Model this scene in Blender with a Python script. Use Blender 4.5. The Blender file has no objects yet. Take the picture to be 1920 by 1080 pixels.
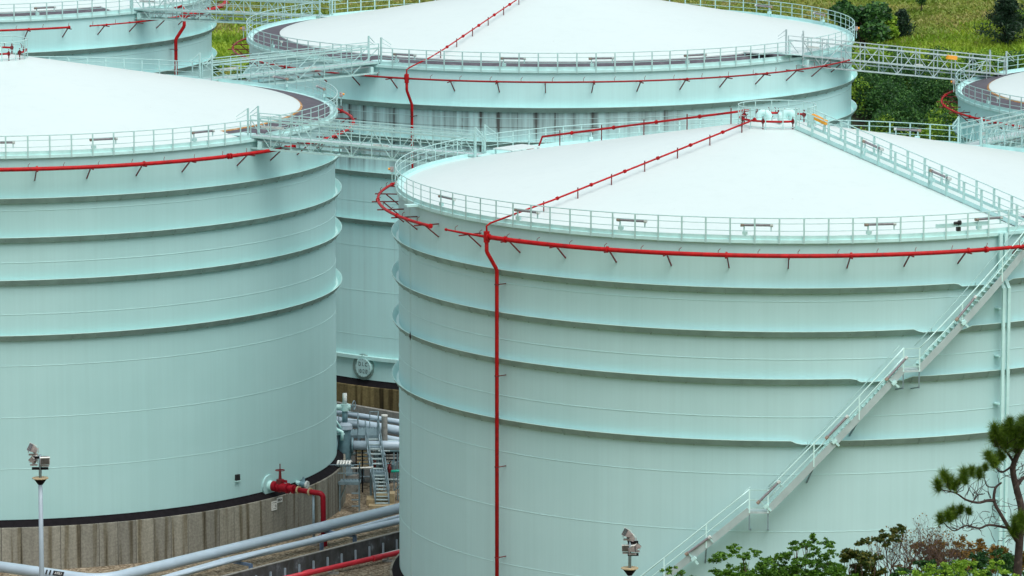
import bpy, math, random
import numpy as np
from mathutils import Vector, Matrix
random.seed(7); rng = np.random.default_rng(7)
PI = math.pi; rad = math.radians
sc = bpy.context.scene
COL = sc.collection

# ------------------------------------------------------------------ camera, sky, sun
CAM_Z = 58.5; F = 9500.0; PITCH = rad(8.8336)
cam_d = bpy.data.cameras.new('camera'); cam = bpy.data.objects.new('camera', cam_d); COL.objects.link(cam)
cam.location = (0, 0, CAM_Z); cam.rotation_euler = (PI/2 - PITCH, 0, 0)
cam_d.sensor_width = 36; cam_d.lens = 36*F/1920; cam_d.clip_start = 1; cam_d.clip_end = 6000
sc.camera = cam
w = bpy.data.worlds.new('World'); sc.world = w; w.use_nodes = True
wn = w.node_tree.nodes; wl = w.node_tree.links
sky = wn.new('ShaderNodeTexSky'); sky.sky_type = 'NISHITA'; sky.sun_disc = False
SUN_EL, SUN_AZ = rad(62), rad(152)
sky.sun_elevation = SUN_EL; sky.sun_rotation = SUN_AZ; sky.air_density = 1.0; sky.dust_density = 4.0; sky.ozone_density = 1.0
hsv = wn.new('ShaderNodeHueSaturation'); hsv.inputs['Saturation'].default_value = 0.35
wl.new(sky.outputs[0], hsv.inputs['Color']); bg = wn['Background']; wl.new(hsv.outputs[0], bg.inputs[0])
bg.inputs[1].default_value = 0.145
sl = bpy.data.lights.new('sun', 'SUN'); so = bpy.data.objects.new('sun', sl); COL.objects.link(so)
sl.energy = 0.85; sl.angle = rad(50); sl.color = (1, .97, .92)
sd = Vector((math.sin(SUN_AZ)*math.cos(SUN_EL), math.cos(SUN_AZ)*math.cos(SUN_EL), math.sin(SUN_EL)))
so.rotation_euler = sd.to_track_quat('Z', 'Y').to_euler()
sc.view_settings.view_transform = 'Standard'; sc.view_settings.look = 'None'
sc.view_settings.exposure = 0.42; sc.view_settings.gamma = 1.0; sc.view_settings.use_curve_mapping = False

# ------------------------------------------------------------------ surveying helpers (photo pixel -> place)
def ray(px, py):
    a, b = (px-960)/F, (540-py)/F
    c, s = math.cos(PITCH), math.sin(PITCH)
    return Vector((a, c + b*s, -s + b*c))
ORG = Vector((0, 0, CAM_Z))
def on_z(px, py, z):
    d = ray(px, py); return ORG + d*((z-CAM_Z)/d.z)
def at_y(px, py, Y):
    d = ray(px, py); return ORG + d*(Y/d.y)
def on_cyl(px, py, T, r):
    d = ray(px, py); ox, oy = -T[0], -T[1]
    A = d.x**2 + d.y**2; B = 2*(ox*d.x + oy*d.y); Cc = ox*ox + oy*oy - r*r
    disc = max(B*B - 4*A*Cc, 0); t = (-B - math.sqrt(disc))/(2*A)
    p = ORG + d*t
    return math.atan2(p.y-T[1], p.x-T[0]), p.z
def th_of(px, T, r, near=True, z=22.6):
    best = None
    for i in range(1440):
        t = (-PI + PI*i/1440) if near else PI*i/1440
        x, y = T[0]+r*math.cos(t), T[1]+r*math.sin(t)
        dz = z-CAM_Z; dep = y*math.cos(PITCH) - dz*math.sin(PITCH)
        e = abs(960 + F*x/dep - px)
        if best is None or e < best[0]: best = (e, t)
    return best[1]

# ------------------------------------------------------------------ mesh helper
class MB:
    def __init__(s): s.v = []; s.f = []
    def add(s, vs, fs):
        o = len(s.v); s.v += [tuple(p) for p in vs]; s.f += [tuple(i+o for i in q) for q in fs]; return s
    def box(s, c, d, M=None):
        c = Vector(c); hx, hy, hz = d[0]/2, d[1]/2, d[2]/2
        vs = []
        for z in (-hz, hz):
            for x, y in ((-hx,-hy),(hx,-hy),(hx,hy),(-hx,hy)):
                p = Vector((x, y, z)); vs.append(c + (M @ p if M else p))
        return s.add(vs, [(3,2,1,0),(4,5,6,7),(0,1,5,4),(1,2,6,5),(2,3,7,6),(3,0,4,7)])
    def bar(s, a, b, w_, h_, up=(0,0,1)):
        a = Vector(a); b = Vector(b); t = (b-a); L = t.length
        if L < 1e-6: return s
        t.normalize(); u = Vector(up)
        if abs(t.dot(u)) > .98: u = Vector((1,0,0)) if abs(t.x) < .9 else Vector((0,1,0))
        sx = t.cross(u).normalized(); uz = sx.cross(t)
        M = Matrix((sx, t, uz)).transposed()
        return s.box((a+b)/2, (w_, L, h_), M)
    def tube(s, pts, r, n=8, closed=False, cap=True):
        P = [Vector(p) for p in pts]; m = len(P)
        if m < 2: return s
        rs = r if isinstance(r, (list, tuple)) else [r]*m
        T = []
        for i in range(m):
            if closed: t = P[(i+1) % m] - P[i-1]
            else: t = P[min(i+1, m-1)] - P[max(i-1, 0)]
            T.append(t.normalized() if t.length > 1e-9 else Vector((0,0,1)))
        u = Vector((0,0,1)) if abs(T[0].z) < .9 else Vector((1,0,0))
        o = len(s.v)
        for i in range(m):
            u = (u - T[i]*u.dot(T[i]))
            u = u.normalized() if u.length > 1e-6 else Vector((1,0,0))
            v = T[i].cross(u)
            for k in range(n):
                a = 2*PI*k/n; s.v.append(tuple(P[i] + (u*math.cos(a) + v*math.sin(a))*rs[i]))
        for i in range(m if closed else m-1):
            j = (i+1) % m
            for k in range(n):
                k2 = (k+1) % n; s.f.append((o+i*n+k, o+j*n+k, o+j*n+k2, o+i*n+k2))
        if cap and not closed:
            s.f.append(tuple(o+k for k in range(n))); s.f.append(tuple(o+(m-1)*n+k for k in reversed(range(n))))
        return s
    def ring(s, prof, a0=0, a1=2*PI, n=192, closed_prof=False):
        """sweep profile [(r,z)] about z; prof may be a function of the angle"""
        full = abs(a1-a0) > 2*PI - 1e-6; m = n if full else n+1
        o = len(s.v); k = None
        for i in range(m):
            a = a0 + (a1-a0)*i/n; pr = prof(a) if callable(prof) else prof; k = len(pr)
            for r, z in pr: s.v.append((r*math.cos(a), r*math.sin(a), z))
        for i in range(n):
            j = (i+1) % m
            for q in range(k if closed_prof else k-1):
                q2 = (q+1) % k; s.f.append((o+i*k+q, o+j*k+q, o+j*k+q2, o+i*k+q2))
        if closed_prof and not full:
            s.f.append(tuple(o+q for q in range(k))); s.f.append(tuple(o+n*k+q for q in reversed(range(k))))
        return s
    def build(s, name, m, parent=None, smooth=False, loc=None):
        me = bpy.data.meshes.new(name); me.from_pydata(s.v, [], s.f); me.materials.append(m)
        if smooth:
            me.shade_smooth()
            if smooth != True: me.set_sharp_from_angle(angle=rad(smooth))
        return link(name, me, parent, loc)
def link(name, me, parent=None, loc=None, rz=None):
    o = bpy.data.objects.new(name, me); COL.objects.link(o)
    if parent: o.parent = parent
    if loc is not None: o.location = loc
    if rz is not None: o.rotation_euler = (0, 0, rz)
    return o
def empty(name, loc=(0,0,0), rz=0):
    o = bpy.data.objects.new(name, None); COL.objects.link(o); o.location = loc; o.rotation_euler = (0,0,rz)
    o.empty_display_size = .3; return o
def tag(o, label=None, cat=None, group=None, kind=None):
    for k, v in (('label', label), ('category', cat), ('group', group), ('kind', kind)):
        if v: o[k] = v
    return o
def copy_tree(o, parent=None):
    c = o.copy(); COL.objects.link(c); c.parent = parent
    for ch in list(o.children): copy_tree(ch, c)
    return c
def pol(r, a, z=0): return Vector((r*math.cos(a), r*math.sin(a), z))
def arc(r, a0, a1, z, step=.03):
    n = max(2, int(abs(a1-a0)/step)+1)
    return [pol(r, a0+(a1-a0)*i/n, z) for i in range(n+1)]
def leaves(P, size, up_bias=.3, asp=.55, jit=.35):
    """numpy: one pointed leaf quad (4 verts) at every point"""
    n = len(P); d = rng.normal(size=(n,3)); d[:,2] = d[:,2]*.6 + up_bias; d /= np.linalg.norm(d, axis=1)[:,None]
    e = np.cross(d, rng.normal(size=(n,3))); e /= np.linalg.norm(e, axis=1)[:,None]
    s_ = (size*(1 + jit*rng.uniform(-1,1,n)))[:,None]
    V = np.empty((n,4,3)); V[:,0] = P - d*s_*.5; V[:,1] = P + e*s_*asp*.5; V[:,2] = P + d*s_*.5; V[:,3] = P - e*s_*asp*.5
    return V.reshape(-1,3), np.arange(n*4).reshape(-1,4)
def quad_mesh(name, V, Fq, m, parent=None):
    me = bpy.data.meshes.new(name); nv, nf = len(V), len(Fq); k = Fq.shape[1]
    me.vertices.add(nv); me.vertices.foreach_set('co', np.ascontiguousarray(V, dtype=np.float32).ravel())
    me.loops.add(nf*k); me.loops.foreach_set('vertex_index', Fq.astype(np.int32).ravel())
    me.polygons.add(nf); me.polygons.foreach_set('loop_start', np.arange(nf, dtype=np.int32)*k)
    me.update(calc_edges=True); me.materials.append(m)
    return link(name, me, parent)
def blob(c, r, n, shell=.55):
    d = rng.normal(size=(n,3)); d /= np.linalg.norm(d, axis=1)[:,None]
    rr = (shell + (1-shell)*rng.uniform(0,1,n))[:,None]
    return np.array(c) + d*rr*np.array(r)

# ------------------------------------------------------------------ materials
def N(nt, t, **kw):
    n = nt.nodes.new(t)
    for k, v in kw.items():
        if k in n.inputs.keys(): n.inputs[k].default_value = v
        else: setattr(n, k, v)
    return n
def mapnode(nt, scale, coord='Object'):
    tc = N(nt, 'ShaderNodeTexCoord'); mp = N(nt, 'ShaderNodeMapping'); mp.inputs['Scale'].default_value = scale
    nt.links.new(tc.outputs[coord], mp.inputs['Vector']); return mp
def noise(nt, scale, vec=(1,1,1), detail=4, rough=.55, coord='Object'):
    n = N(nt, 'ShaderNodeTexNoise'); n.inputs['Scale'].default_value = scale; n.inputs['Detail'].default_value = detail
    n.inputs['Roughness'].default_value = rough
    nt.links.new(mapnode(nt, vec, coord).outputs[0], n.inputs['Vector']); return n.outputs['Fac']
def ramp(nt, src, stops):
    r = N(nt, 'ShaderNodeValToRGB'); e = r.color_ramp.elements
    while len(e) < len(stops): e.new(.5)
    for i, (p, c) in enumerate(stops): e[i].position = p; e[i].color = (*c, 1) if len(c) == 3 else c
    nt.links.new(src, r.inputs[0]); return r.outputs[0]
def math_(nt, op, a, b=None, clamp=False):
    m = N(nt, 'ShaderNodeMath'); m.operation = op; m.use_clamp = clamp
    for i, q in enumerate((a, b)):
        if q is None: continue
        if isinstance(q, (int, float)): m.inputs[i].default_value = q
        else: nt.links.new(q, m.inputs[i])
    return m.outputs[0]
def mixc(nt, fac, a, b, mode='MIX'):
    m = N(nt, 'ShaderNodeMix'); m.data_type = 'RGBA'; m.blend_type = mode
    for i, q in ((0, fac), (6, a), (7, b)):
        if isinstance(q, (int, float)): m.inputs[i].default_value = q
        elif isinstance(q, tuple): m.inputs[i].default_value = (*q, 1)
        else: nt.links.new(q, m.inputs[i])
    return m.outputs[2]
def new_mat(name, rough=.5, metal=0, spec=.5):
    m = bpy.data.materials.new(name); m.use_nodes = True; nt = m.node_tree; b = nt.nodes['Principled BSDF']
    b.inputs['Roughness'].default_value = rough; b.inputs['Metallic'].default_value = metal
    b.inputs['Specular IOR Level'].default_value = spec
    return m, nt, b
def bump(nt, b, src, strength=.3, dist=.02):
    bp = N(nt, 'ShaderNodeBump'); bp.inputs['Strength'].default_value = strength; bp.inputs['Distance'].default_value = dist
    nt.links.new(src, bp.inputs['Height']); nt.links.new(bp.outputs[0], b.inputs['Normal'])
def paint(name, c, rough=.45, var=.12, dirt=None, scale=1.5, vec=(1,1,1), metal=0):
    m, nt, b = new_mat(name, rough, metal)
    n = noise(nt, scale, vec, 5)
    lo = tuple(x*(1-var) for x in c); hi = tuple(min(1, x*(1+var*.6)) for x in c)
    col = ramp(nt, n, [(.3, lo), (.7, hi)])
    if dirt:
        n2 = noise(nt, dirt[1], (1,1,1), 6); msk = ramp(nt, n2, [(dirt[2], (0,0,0)), (min(1, dirt[2]+.12), (1,1,1))])
        col = mixc(nt, msk, col, dirt[0])
    nt.links.new(col, b.inputs['Base Color']); return m

MINT = (.445, .68, .685)
def wall_mat(name, base, stains=False):
    m, nt, b = new_mat(name, .5, 0, .35)
    st = noise(nt, 1.0, (1.6, 1.6, .045), 6, .6); bl = noise(nt, .16, (1,1,1.4), 3)
    f1 = ramp(nt, st, [(.3, (.965,.97,.968)), (.5, (.99,.99,.99)), (.7, (1.01,1.01,1.01))])
    f2 = ramp(nt, bl, [(.3, (.93,.955,.95)), (.7, (1.03,1.02,1.02))])
    col = mixc(nt, 1.0, mixc(nt, 1.0, base, f1, 'MULTIPLY'), f2, 'MULTIPLY')
    fine = noise(nt, 1.0, (7, 7, .12), 3, .5)
    col = mixc(nt, 1.0, col, ramp(nt, fine, [(.35, (.98,.98,.98)), (.6, (1.005,1.005,1.005))]), 'MULTIPLY')
    if stains:
        tc = N(nt, 'ShaderNodeTexCoord'); sx = N(nt, 'ShaderNodeSeparateXYZ'); nt.links.new(tc.outputs['Object'], sx.inputs[0])
        at = math_(nt, 'ARCTAN2', sx.outputs[1], sx.outputs[0]); u = math_(nt, 'MULTIPLY', at, 20/1.18)
        fr = math_(nt, 'FRACT', u); dist = math_(nt, 'ABSOLUTE', math_(nt, 'SUBTRACT', fr, .5))
        thin = math_(nt, 'MULTIPLY', math_(nt, 'SUBTRACT', .045, dist, True), 18, True)
        wide = math_(nt, 'MULTIPLY', math_(nt, 'SUBTRACT', .2, dist, True), 5, True)
        cell = N(nt, 'ShaderNodeTexWhiteNoise'); cell.noise_dimensions = '1D'; nt.links.new(math_(nt, 'FLOOR', u), cell.inputs['W'])
        patch = noise(nt, .33, (1,1,.8), 4, .65)
        pm = ramp(nt, patch, [(.42, (0,0,0)), (.60, (1,1,1))])
        z = sx.outputs[2]
        def band(z0, z1, fade):
            a = math_(nt, 'MULTIPLY', math_(nt, 'SUBTRACT', z, z0), 1/fade, True)
            c = math_(nt, 'MULTIPLY', math_(nt, 'SUBTRACT', z1, z), 8, True)
            return math_(nt, 'MULTIPLY', a, c)
        zone = math_(nt, 'ADD', band(15.4, 17.75, 1.6), math_(nt, 'MULTIPLY', band(13.0, 15.6, 1.2), .85), True)
        zone2 = math_(nt, 'MULTIPLY', band(2.0, 13.1, 5.0), .10)
        xm = math_(nt, 'MULTIPLY', math_(nt, 'SUBTRACT', 10.5, sx.outputs[0]), .35, True)
        streak = math_(nt, 'ADD', math_(nt, 'MULTIPLY', math_(nt, 'MULTIPLY', thin, cell.outputs[0]), .75), math_(nt, 'MULTIPLY', math_(nt, 'MULTIPLY', wide, cell.outputs[0]), .42), True)
        hz = math_(nt, 'MULTIPLY', math_(nt, 'SUBTRACT', .05, math_(nt, 'ABSOLUTE', math_(nt, 'SUBTRACT', z, 16.7)), True), 16, True)
        hz2 = math_(nt, 'MULTIPLY', math_(nt, 'SUBTRACT', .05, math_(nt, 'ABSOLUTE', math_(nt, 'SUBTRACT', z, 14.4)), True), 16, True)
        lines = math_(nt, 'MULTIPLY', math_(nt, 'ADD', hz, hz2, True), .38)
        low = math_(nt, 'MULTIPLY', ramp(nt, noise(nt, 1, (2.2,2.2,.1), 4), [(.4,(0,0,0)),(.7,(1,1,1))]), .34)
        amt = math_(nt, 'ADD', math_(nt, 'ADD', math_(nt, 'MULTIPLY', streak, math_(nt, 'ADD', math_(nt, 'MULTIPLY', pm, .75), .3, True)), lines), low, True)
        tot = math_(nt, 'MULTIPLY', math_(nt, 'MULTIPLY', amt, math_(nt, 'ADD', zone, zone2, True)), xm)
        # flat grey weathering of the whole stained belt
        belt = math_(nt, 'MULTIPLY', math_(nt, 'MULTIPLY', math_(nt, 'ADD', zone, zone2, True), xm), .42)
        col = mixc(nt, belt, col, (.34, .46, .47))
        col = mixc(nt, math_(nt, 'MULTIPLY', tot, 2.1, True), col, (.085, .095, .09))
    nt.links.new(col, b.inputs['Base Color']); bump(nt, b, noise(nt, .5, (1,1,.6), 3), .12, .03)
    return m
M = {}
M['wall'] = wall_mat('mint_shell_paint', MINT)
M['wall_b'] = wall_mat('mint_shell_paint_greener', (.395, .64, .635))
M['wall_c'] = wall_mat('mint_shell_paint_weathered', (.54, .85, .85), True)
M['wall_d'] = wall_mat('mint_shell_paint_pale', (.49, .80, .80))
M['trim'] = paint('mint_trim_paint', (.50, .79, .77), .45, .1, scale=2)
M['girder'] = paint('shade_darkened_mint_paint', (.25, .38, .355), .6, .2, ((.10,.12,.10), 5, .66), scale=1.2)  # mint darkened to paint in the girders' underside shade, plus random dirt specks
M['trough'] = paint('glow_brightened_mint_paint', (.60, .88, .85), .35, .06)  # same mint brightened to paint in the glow above girders; reused on stair rails
M['rail'] = paint('mint_rail_paint', (.41, .64, .62), .4, .12, scale=4)
M['steel'] = paint('pale_grey_steel', (.44, .56, .57), .42, .2, ((.2,.2,.2), 3, .7), scale=3)
M['stringer'] = paint('pale_stair_paint', (.38, .49, .49), .45, .12, scale=2)
M['galv'] = paint('galvanised_steel', (.20, .29, .33), .45, .25, ((.16,.13,.1), 6, .68), scale=5, metal=.2)
M['bolt'] = paint('weld_bead_paint', (.46, .71, .70), .45, .06)
M['dark'] = paint('bitumen_black', (.012, .011, .013), 1, .3, scale=3)
M['deck'] = paint('dark_deck_coating', (.082, .08, .098), .75, .3, ((.16,.15,.17), 1.3, .6), scale=2.5)
M['rust'] = paint('ochre_rust_edge', (.42, .22, .06), .8, .5, ((.5,.42,.3), 2, .55), scale=2)
M['red'] = paint('red_pipe_paint', (.42, .006, .008), .5, .25, ((.22,.005,.007), 2.5, .57), scale=3)
M['ringred'] = paint('dull_red_pipe_paint', (.30, .012, .014), .4, .25, scale=3)
M['darkred'] = paint('dark_red_bracket_paint', (.15, .012, .014), .5, .4, scale=4)
M['crimson'] = paint('crimson_valve_paint', (.27, .004, .014), .5, .25, scale=4)
for k_ in ('red','ringred','crimson'): M[k_].node_tree.nodes['Principled BSDF'].inputs['Specular IOR Level'].default_value = .25
M['dark'].node_tree.nodes['Principled BSDF'].inputs['Specular IOR Level'].default_value = .1
M['pinkred'] = paint('faded_red_pipe_paint', (.62, .03, .05), .35, .2, scale=1.5)
M['bluepipe'] = paint('pale_blue_pipe_paint', (.43, .55, .64), .32, .1, ((.33,.42,.46), 1.2, .66), scale=1)
M['bluesteel'] = paint('blue_grey_steel', (.12, .19, .29), .45, .25, scale=3)
M['bluevalve'] = paint('blue_grey_valve_paint', (.13, .24, .28), .45, .3, ((.4,.5,.5), 4, .68), scale=3)
M['white'] = paint('white_plate', (.74, .76, .72), .5, .08, ((.35,.36,.33), 6, .7))
M['black'] = paint('black_marking', (.012, .013, .014), .5, .2)
M['tube'] = paint('grey_lamp_tube', (.24, .23, .25), .25, .2, scale=6)
M['capo'] = paint('rusty_lamp_cap', (.30, .24, .19), .6, .4, scale=8)
M['capw'] = paint('pale_lamp_cap', (.56, .62, .60), .5, .2, scale=8)
M['yellow'] = paint('orange_yellow_paint', (.86, .36, .015), .4, .1, scale=3)
M['lampgrey'] = paint('weathered_lamp_housing', (.34, .30, .30), .45, .35, ((.7,.68,.66), 5, .6), scale=7)
M['lampglass'] = paint('dark_lamp_glass', (.09, .085, .085), .12, .4, scale=6)
M['pole'] = paint('blue_grey_pole_paint', (.34, .43, .50), .4, .12, scale=1)
M['teal'] = paint('teal_hose', (.01, .42, .29), .4, .1)
M['wood'] = paint('pale_timber', (.42, .34, .20), .8, .3, scale=3, vec=(1,6,1))

def roof_mat():
    m, nt, b = new_mat('white_roof_paint', .33, 0, .45)
    n1 = noise(nt, .12, (1,1,1), 4); n2 = noise(nt, 1.3, (1,1,1), 6, .7)
    col = mixc(nt, 1.0, ramp(nt, n1, [(.3, (.575,.705,.69)), (.7, (.605,.73,.71))]), ramp(nt, n2, [(.25, (.955,.96,.96)), (.5, (1,1,1))]), 'MULTIPLY')
    sp = noise(nt, 2.4, (1,1,1), 2); col = mixc(nt, ramp(nt, sp, [(.765, (0,0,0)), (.80, (.45,.45,.45))]), col, (.35,.37,.36))
    nt.links.new(col, b.inputs['Base Color']); bump(nt, b, noise(nt, .35, (1,1,1), 3), .25, .05); return m
M['roof'] = roof_mat()
def concrete_mat(name, base, dark, brown):
    m, nt, b = new_mat(name, .9, 0, .2)
    oi = N(nt, 'ShaderNodeObjectInfo'); geo = N(nt, 'ShaderNodeNewGeometry')
    mp = N(nt, 'ShaderNodeMapping'); mp.inputs['Scale'].default_value = (2.6, 2.6, .10); nt.links.new(geo.outputs['Position'], mp.inputs[0])
    n = N(nt, 'ShaderNodeTexNoise'); n.inputs['Scale'].default_value = 1; n.inputs['Detail'].default_value = 5; nt.links.new(mp.outputs[0], n.inputs[0])
    col = ramp(nt, n.outputs[0], [(.27, dark), (.38, brown), (.47, base), (.75, tuple(x*1.25 for x in base))])
    g = noise(nt, 9, (1,1,1), 5); col = mixc(nt, 1.0, col, ramp(nt, g, [(.3, (.72,.72,.72)), (.7, (1.1,1.1,1.1))]), 'MULTIPLY')
    col = mixc(nt, 1.0, col, ramp(nt, oi.outputs['Random'], [(0, (.8,.8,.8)), (1, (1.15,1.13,1.08))]), 'MULTIPLY')
    nt.links.new(col, b.inputs['Base Color']); bump(nt, b, g, .4, .02); return m
M['conc'] = concrete_mat('streaked_concrete', (.25, .25, .215), (.06, .052, .038), (.165, .155, .115))
M['conc_c'] = concrete_mat('mossy_streaked_concrete', (.19, .155, .075), (.03, .022, .012), (.09, .07, .03))
M['concg'] = paint('grey_concrete', (.27, .28, .26), .9, .3, ((.09,.09,.08), 2, .6), scale=4)
def bund_mat():
    m, nt, b = new_mat('wet_stained_concrete', .7, 0, .3)
    n = noise(nt, 1.1, (1,1,.7), 6, .65)
    col = ramp(nt, n, [(.3, (.035,.036,.035)), (.5, (.07,.075,.075)), (.62, (.10,.11,.12)), (.72, (.26,.30,.34))])
    nt.links.new(col, b.inputs['Base Color']); return m
M['bund'] = bund_mat()
def ground_mat():
    m, nt, b = new_mat('gravel', .95, 0, .15)
    geo = N(nt, 'ShaderNodeNewGeometry')
    v = N(nt, 'ShaderNodeTexVoronoi'); v.inputs['Scale'].default_value = 9; nt.links.new(geo.outputs['Position'], v.inputs['Vector'])
    sp = N(nt, 'ShaderNodeSeparateColor'); nt.links.new(v.outputs['Color'], sp.inputs[0])
    col = ramp(nt, sp.outputs[0], [(0, (.09,.07,.045)), (.35, (.20,.165,.115)), (.7, (.29,.25,.18)), (1, (.42,.38,.30))])
    n = N(nt, 'ShaderNodeTexNoise'); n.inputs['Scale'].default_value = .5; n.inputs['Detail'].default_value = 6; nt.links.new(geo.outputs['Position'], n.inputs[0])
    col = mixc(nt, 1.0, col, ramp(nt, n.outputs[0], [(.3, (.62,.62,.60)), (.65, (1.08,1.04,1.0))]), 'MULTIPLY')
    nt.links.new(col, b.inputs['Base Color']); bump(nt, b, v.outputs['Distance'], .6, .04); return m
M['gravel'] = ground_mat()
def field_mat():
    m, nt, b = new_mat('meadow', .95, 0, .1)
    geo = N(nt, 'ShaderNodeNewGeometry')
    def nz(s, vec, d=6):
        mp = N(nt, 'ShaderNodeMapping'); mp.inputs['Scale'].default_value = vec; nt.links.new(geo.outputs['Position'], mp.inputs[0])
        n = N(nt, 'ShaderNodeTexNoise'); n.inputs['Scale'].default_value = s; n.inputs['Detail'].default_value = d; n.inputs['Roughness'].default_value = .65
        nt.links.new(mp.outputs[0], n.inputs[0]); return n.outputs[0]
    col = ramp(nt, nz(.16, (1,.35,1)), [(.34, (.05,.095,.012)), (.47, (.13,.19,.025)), (.56, (.21,.23,.05)), (.68, (.30,.24,.11))])
    col = mixc(nt, 1.0, col, ramp(nt, nz(2.5, (1,.4,1)), [(.3, (.55,.58,.5)), (.7, (1.2,1.2,1.15))]), 'MULTIPLY')
    nt.links.new(col, b.inputs['Base Color']); return m
M['field'] = field_mat()
def leaf_mat(name, stops, trans=.35, rough=.5, sc_=.9):
    m, nt, b = new_mat(name, rough, 0, .35)
    g = N(nt, 'ShaderNodeNewGeometry'); mp = N(nt, 'ShaderNodeMapping'); nt.links.new(g.outputs['Position'], mp.inputs[0])
    n = N(nt, 'ShaderNodeTexNoise'); n.inputs['Scale'].default_value = sc_; n.inputs['Detail'].default_value = 3; nt.links.new(mp.outputs[0], n.inputs[0])
    f = math_(nt, 'ADD', math_(nt, 'MULTIPLY', g.outputs['Random Per Island'], .5 if sc_ > .5 else .22), math_(nt, 'MULTIPLY', n.outputs[0], .6 if sc_ > .5 else .9))
    if sc_ < .5: mp.inputs['Scale'].default_value = (.6, 1.5, 1)
    col = ramp(nt, f, stops); nt.links.new(col, b.inputs['Base Color'])
    tr = N(nt, 'ShaderNodeBsdfTranslucent'); nt.links.new(col, tr.inputs[0]); mx = N(nt, 'ShaderNodeMixShader'); mx.inputs[0].default_value = trans
    out = nt.nodes['Material Output']; nt.links.new(b.outputs[0], mx.inputs[1]); nt.links.new(tr.outputs[0], mx.inputs[2]); nt.links.new(mx.outputs[0], out.inputs[0])
    return m
M['grassb'] = leaf_mat('grass_blades', [(.2,(.07,.13,.012)),(.42,(.15,.26,.03)),(.62,(.24,.30,.06)),(.82,(.36,.31,.13))], .3, sc_=.13)
M['grassg'] = leaf_mat('lush_grass_blades', [(.25,(.08,.17,.015)),(.45,(.20,.36,.025)),(.7,(.36,.50,.05))], .35, sc_=.16)
M['bush'] = leaf_mat('bush_leaves', [(.25,(.010,.045,.016)),(.5,(.025,.10,.026)),(.75,(.075,.20,.04))], .3, sc_=.55)
M['bushy'] = leaf_mat('bright_bush_leaves', [(.2,(.06,.16,.014)),(.5,(.19,.38,.03)),(.8,(.38,.56,.07))], .35)
M['dkleaf'] = leaf_mat('dark_conifer_leaves', [(.2,(.008,.028,.016)),(.6,(.018,.055,.028)),(.9,(.04,.09,.035))], .2)
M['broad'] = leaf_mat('broad_leaves', [(.2,(.02,.07,.01)),(.5,(.06,.17,.014)),(.8,(.15,.32,.03))], .35)
M['olive'] = leaf_mat('olive_leaves', [(.2,(.015,.045,.009)),(.5,(.04,.08,.012)),(.85,(.15,.14,.02))], .3)
M['ochre'] = leaf_mat('dry_ochre_leaves', [(.2,(.05,.045,.012)),(.5,(.14,.10,.02)),(.8,(.30,.17,.03))], .3)
M['needle'] = leaf_mat('pine_needles', [(.2,(.02,.05,.005)),(.5,(.06,.13,.01)),(.85,(.19,.30,.025))], .2)
M['bark'] = paint('dark_bark', (.045, .03, .026), .9, .4, ((.10,.07,.06), 8, .55), scale=9)
M['twig'] = paint('bare_twig_bark', (.13, .085, .07), .9, .4, scale=6)

# ------------------------------------------------------------------ tanks
R = 20.0; H = 20.16
TANKS = {'A': (13.99, 265.58, 22.53-H), 'B': (-30.38, 294.81, 22.91-H), 'C': (2.55, 335.24, 23.11-H),
         'D': (-42.12, 371.12, 22.52-H), 'E': (49.47, 331.94, 19.64-H)}
RINGS = (-2.45, -4.62, -6.98, -10.06)
SLOPE = 3.6/R

# terrain
def hz(x, y):
    if y < 228:
        if y > 112: return 32*(228-y)/116
        return 32 + (112-y)*.16
    if y < 388: return 0
    q = min(max((y-388)/34, 0), 1); z = 10.5*q*q*(3-2*q)
    z += max(0, y-425)*.055 + .8*math.sin(x*.07+y*.05)*min(1, max(0, y-400)/40)
    return z
g = MB()
xs = [-900,-500,-300,-200] + list(range(-140, 141, 7)) + [200,300,500,900]
ys = [-60,0,40,80,100,112,130,160,190,210,228,260,300,340,388] + list(range(392, 520, 6)) + [540,580,640,720,850,1100,1600,2500]
def terrain_strip(name, y0, y1, m, lab):
    b = MB(); Y = [y for y in ys if y0 <= y <= y1]
    for y in Y:
        for x in xs: b.v.append((x, y, hz(x, y)))
    n = len(xs)
    for i in range(len(Y)-1):
        for j in range(n-1): b.f.append((i*n+j, i*n+j+1, (i+1)*n+j+1, (i+1)*n+j))
    return tag(b.build(name, m, smooth=True), lab, kind='structure')
terrain_strip('gravel_ground', 228, 388, M['gravel'], 'tan gravel ground between the storage tanks')
M['soil'] = paint('dark_bank_soil', (.022, .024, .012), .95, .4, scale=.8)
terrain_strip('bank', 388, 422, M['soil'], 'dark earth bank under the shrubs behind the tanks')
terrain_strip('grass_field', 422, 2500, M['field'], 'grassy green and straw coloured slope behind the tanks')
terrain_strip('hillside', -60, 228, M['field'], 'overgrown slope in front of the tanks')

LIP = {}
def girder_profile(key, ri, part='outer'):
    cuts = LIP.get((key, ri), [])
    def pr(a):
        a = math.atan2(math.sin(a), math.cos(a)); h = 1.0
        for a0, a1 in cuts:
            e = .012
            if a0 <= a <= a1: h = .38
            elif a0-e < a < a0: h = .38 + .62*(a0-a)/e
            elif a1 < a < a1+e: h = .38 + .62*(a-a1)/e
        lr, lz = .17+.20*h, .31*h
        if part == 'inner': return [(R-.01, .03), (R+.13, .03), (R+lr-.025, lz+.004), (R+lr+.004, lz+.012), (R+lr+.006, lz-.02)]  # bright colour wraps the lip edge as a painted highlight
        return [(R+lr, lz-.012), (R+lr+.006, lz-.02), (R+.17, -.02), (R-.01, -.02)]
    return pr

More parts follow.
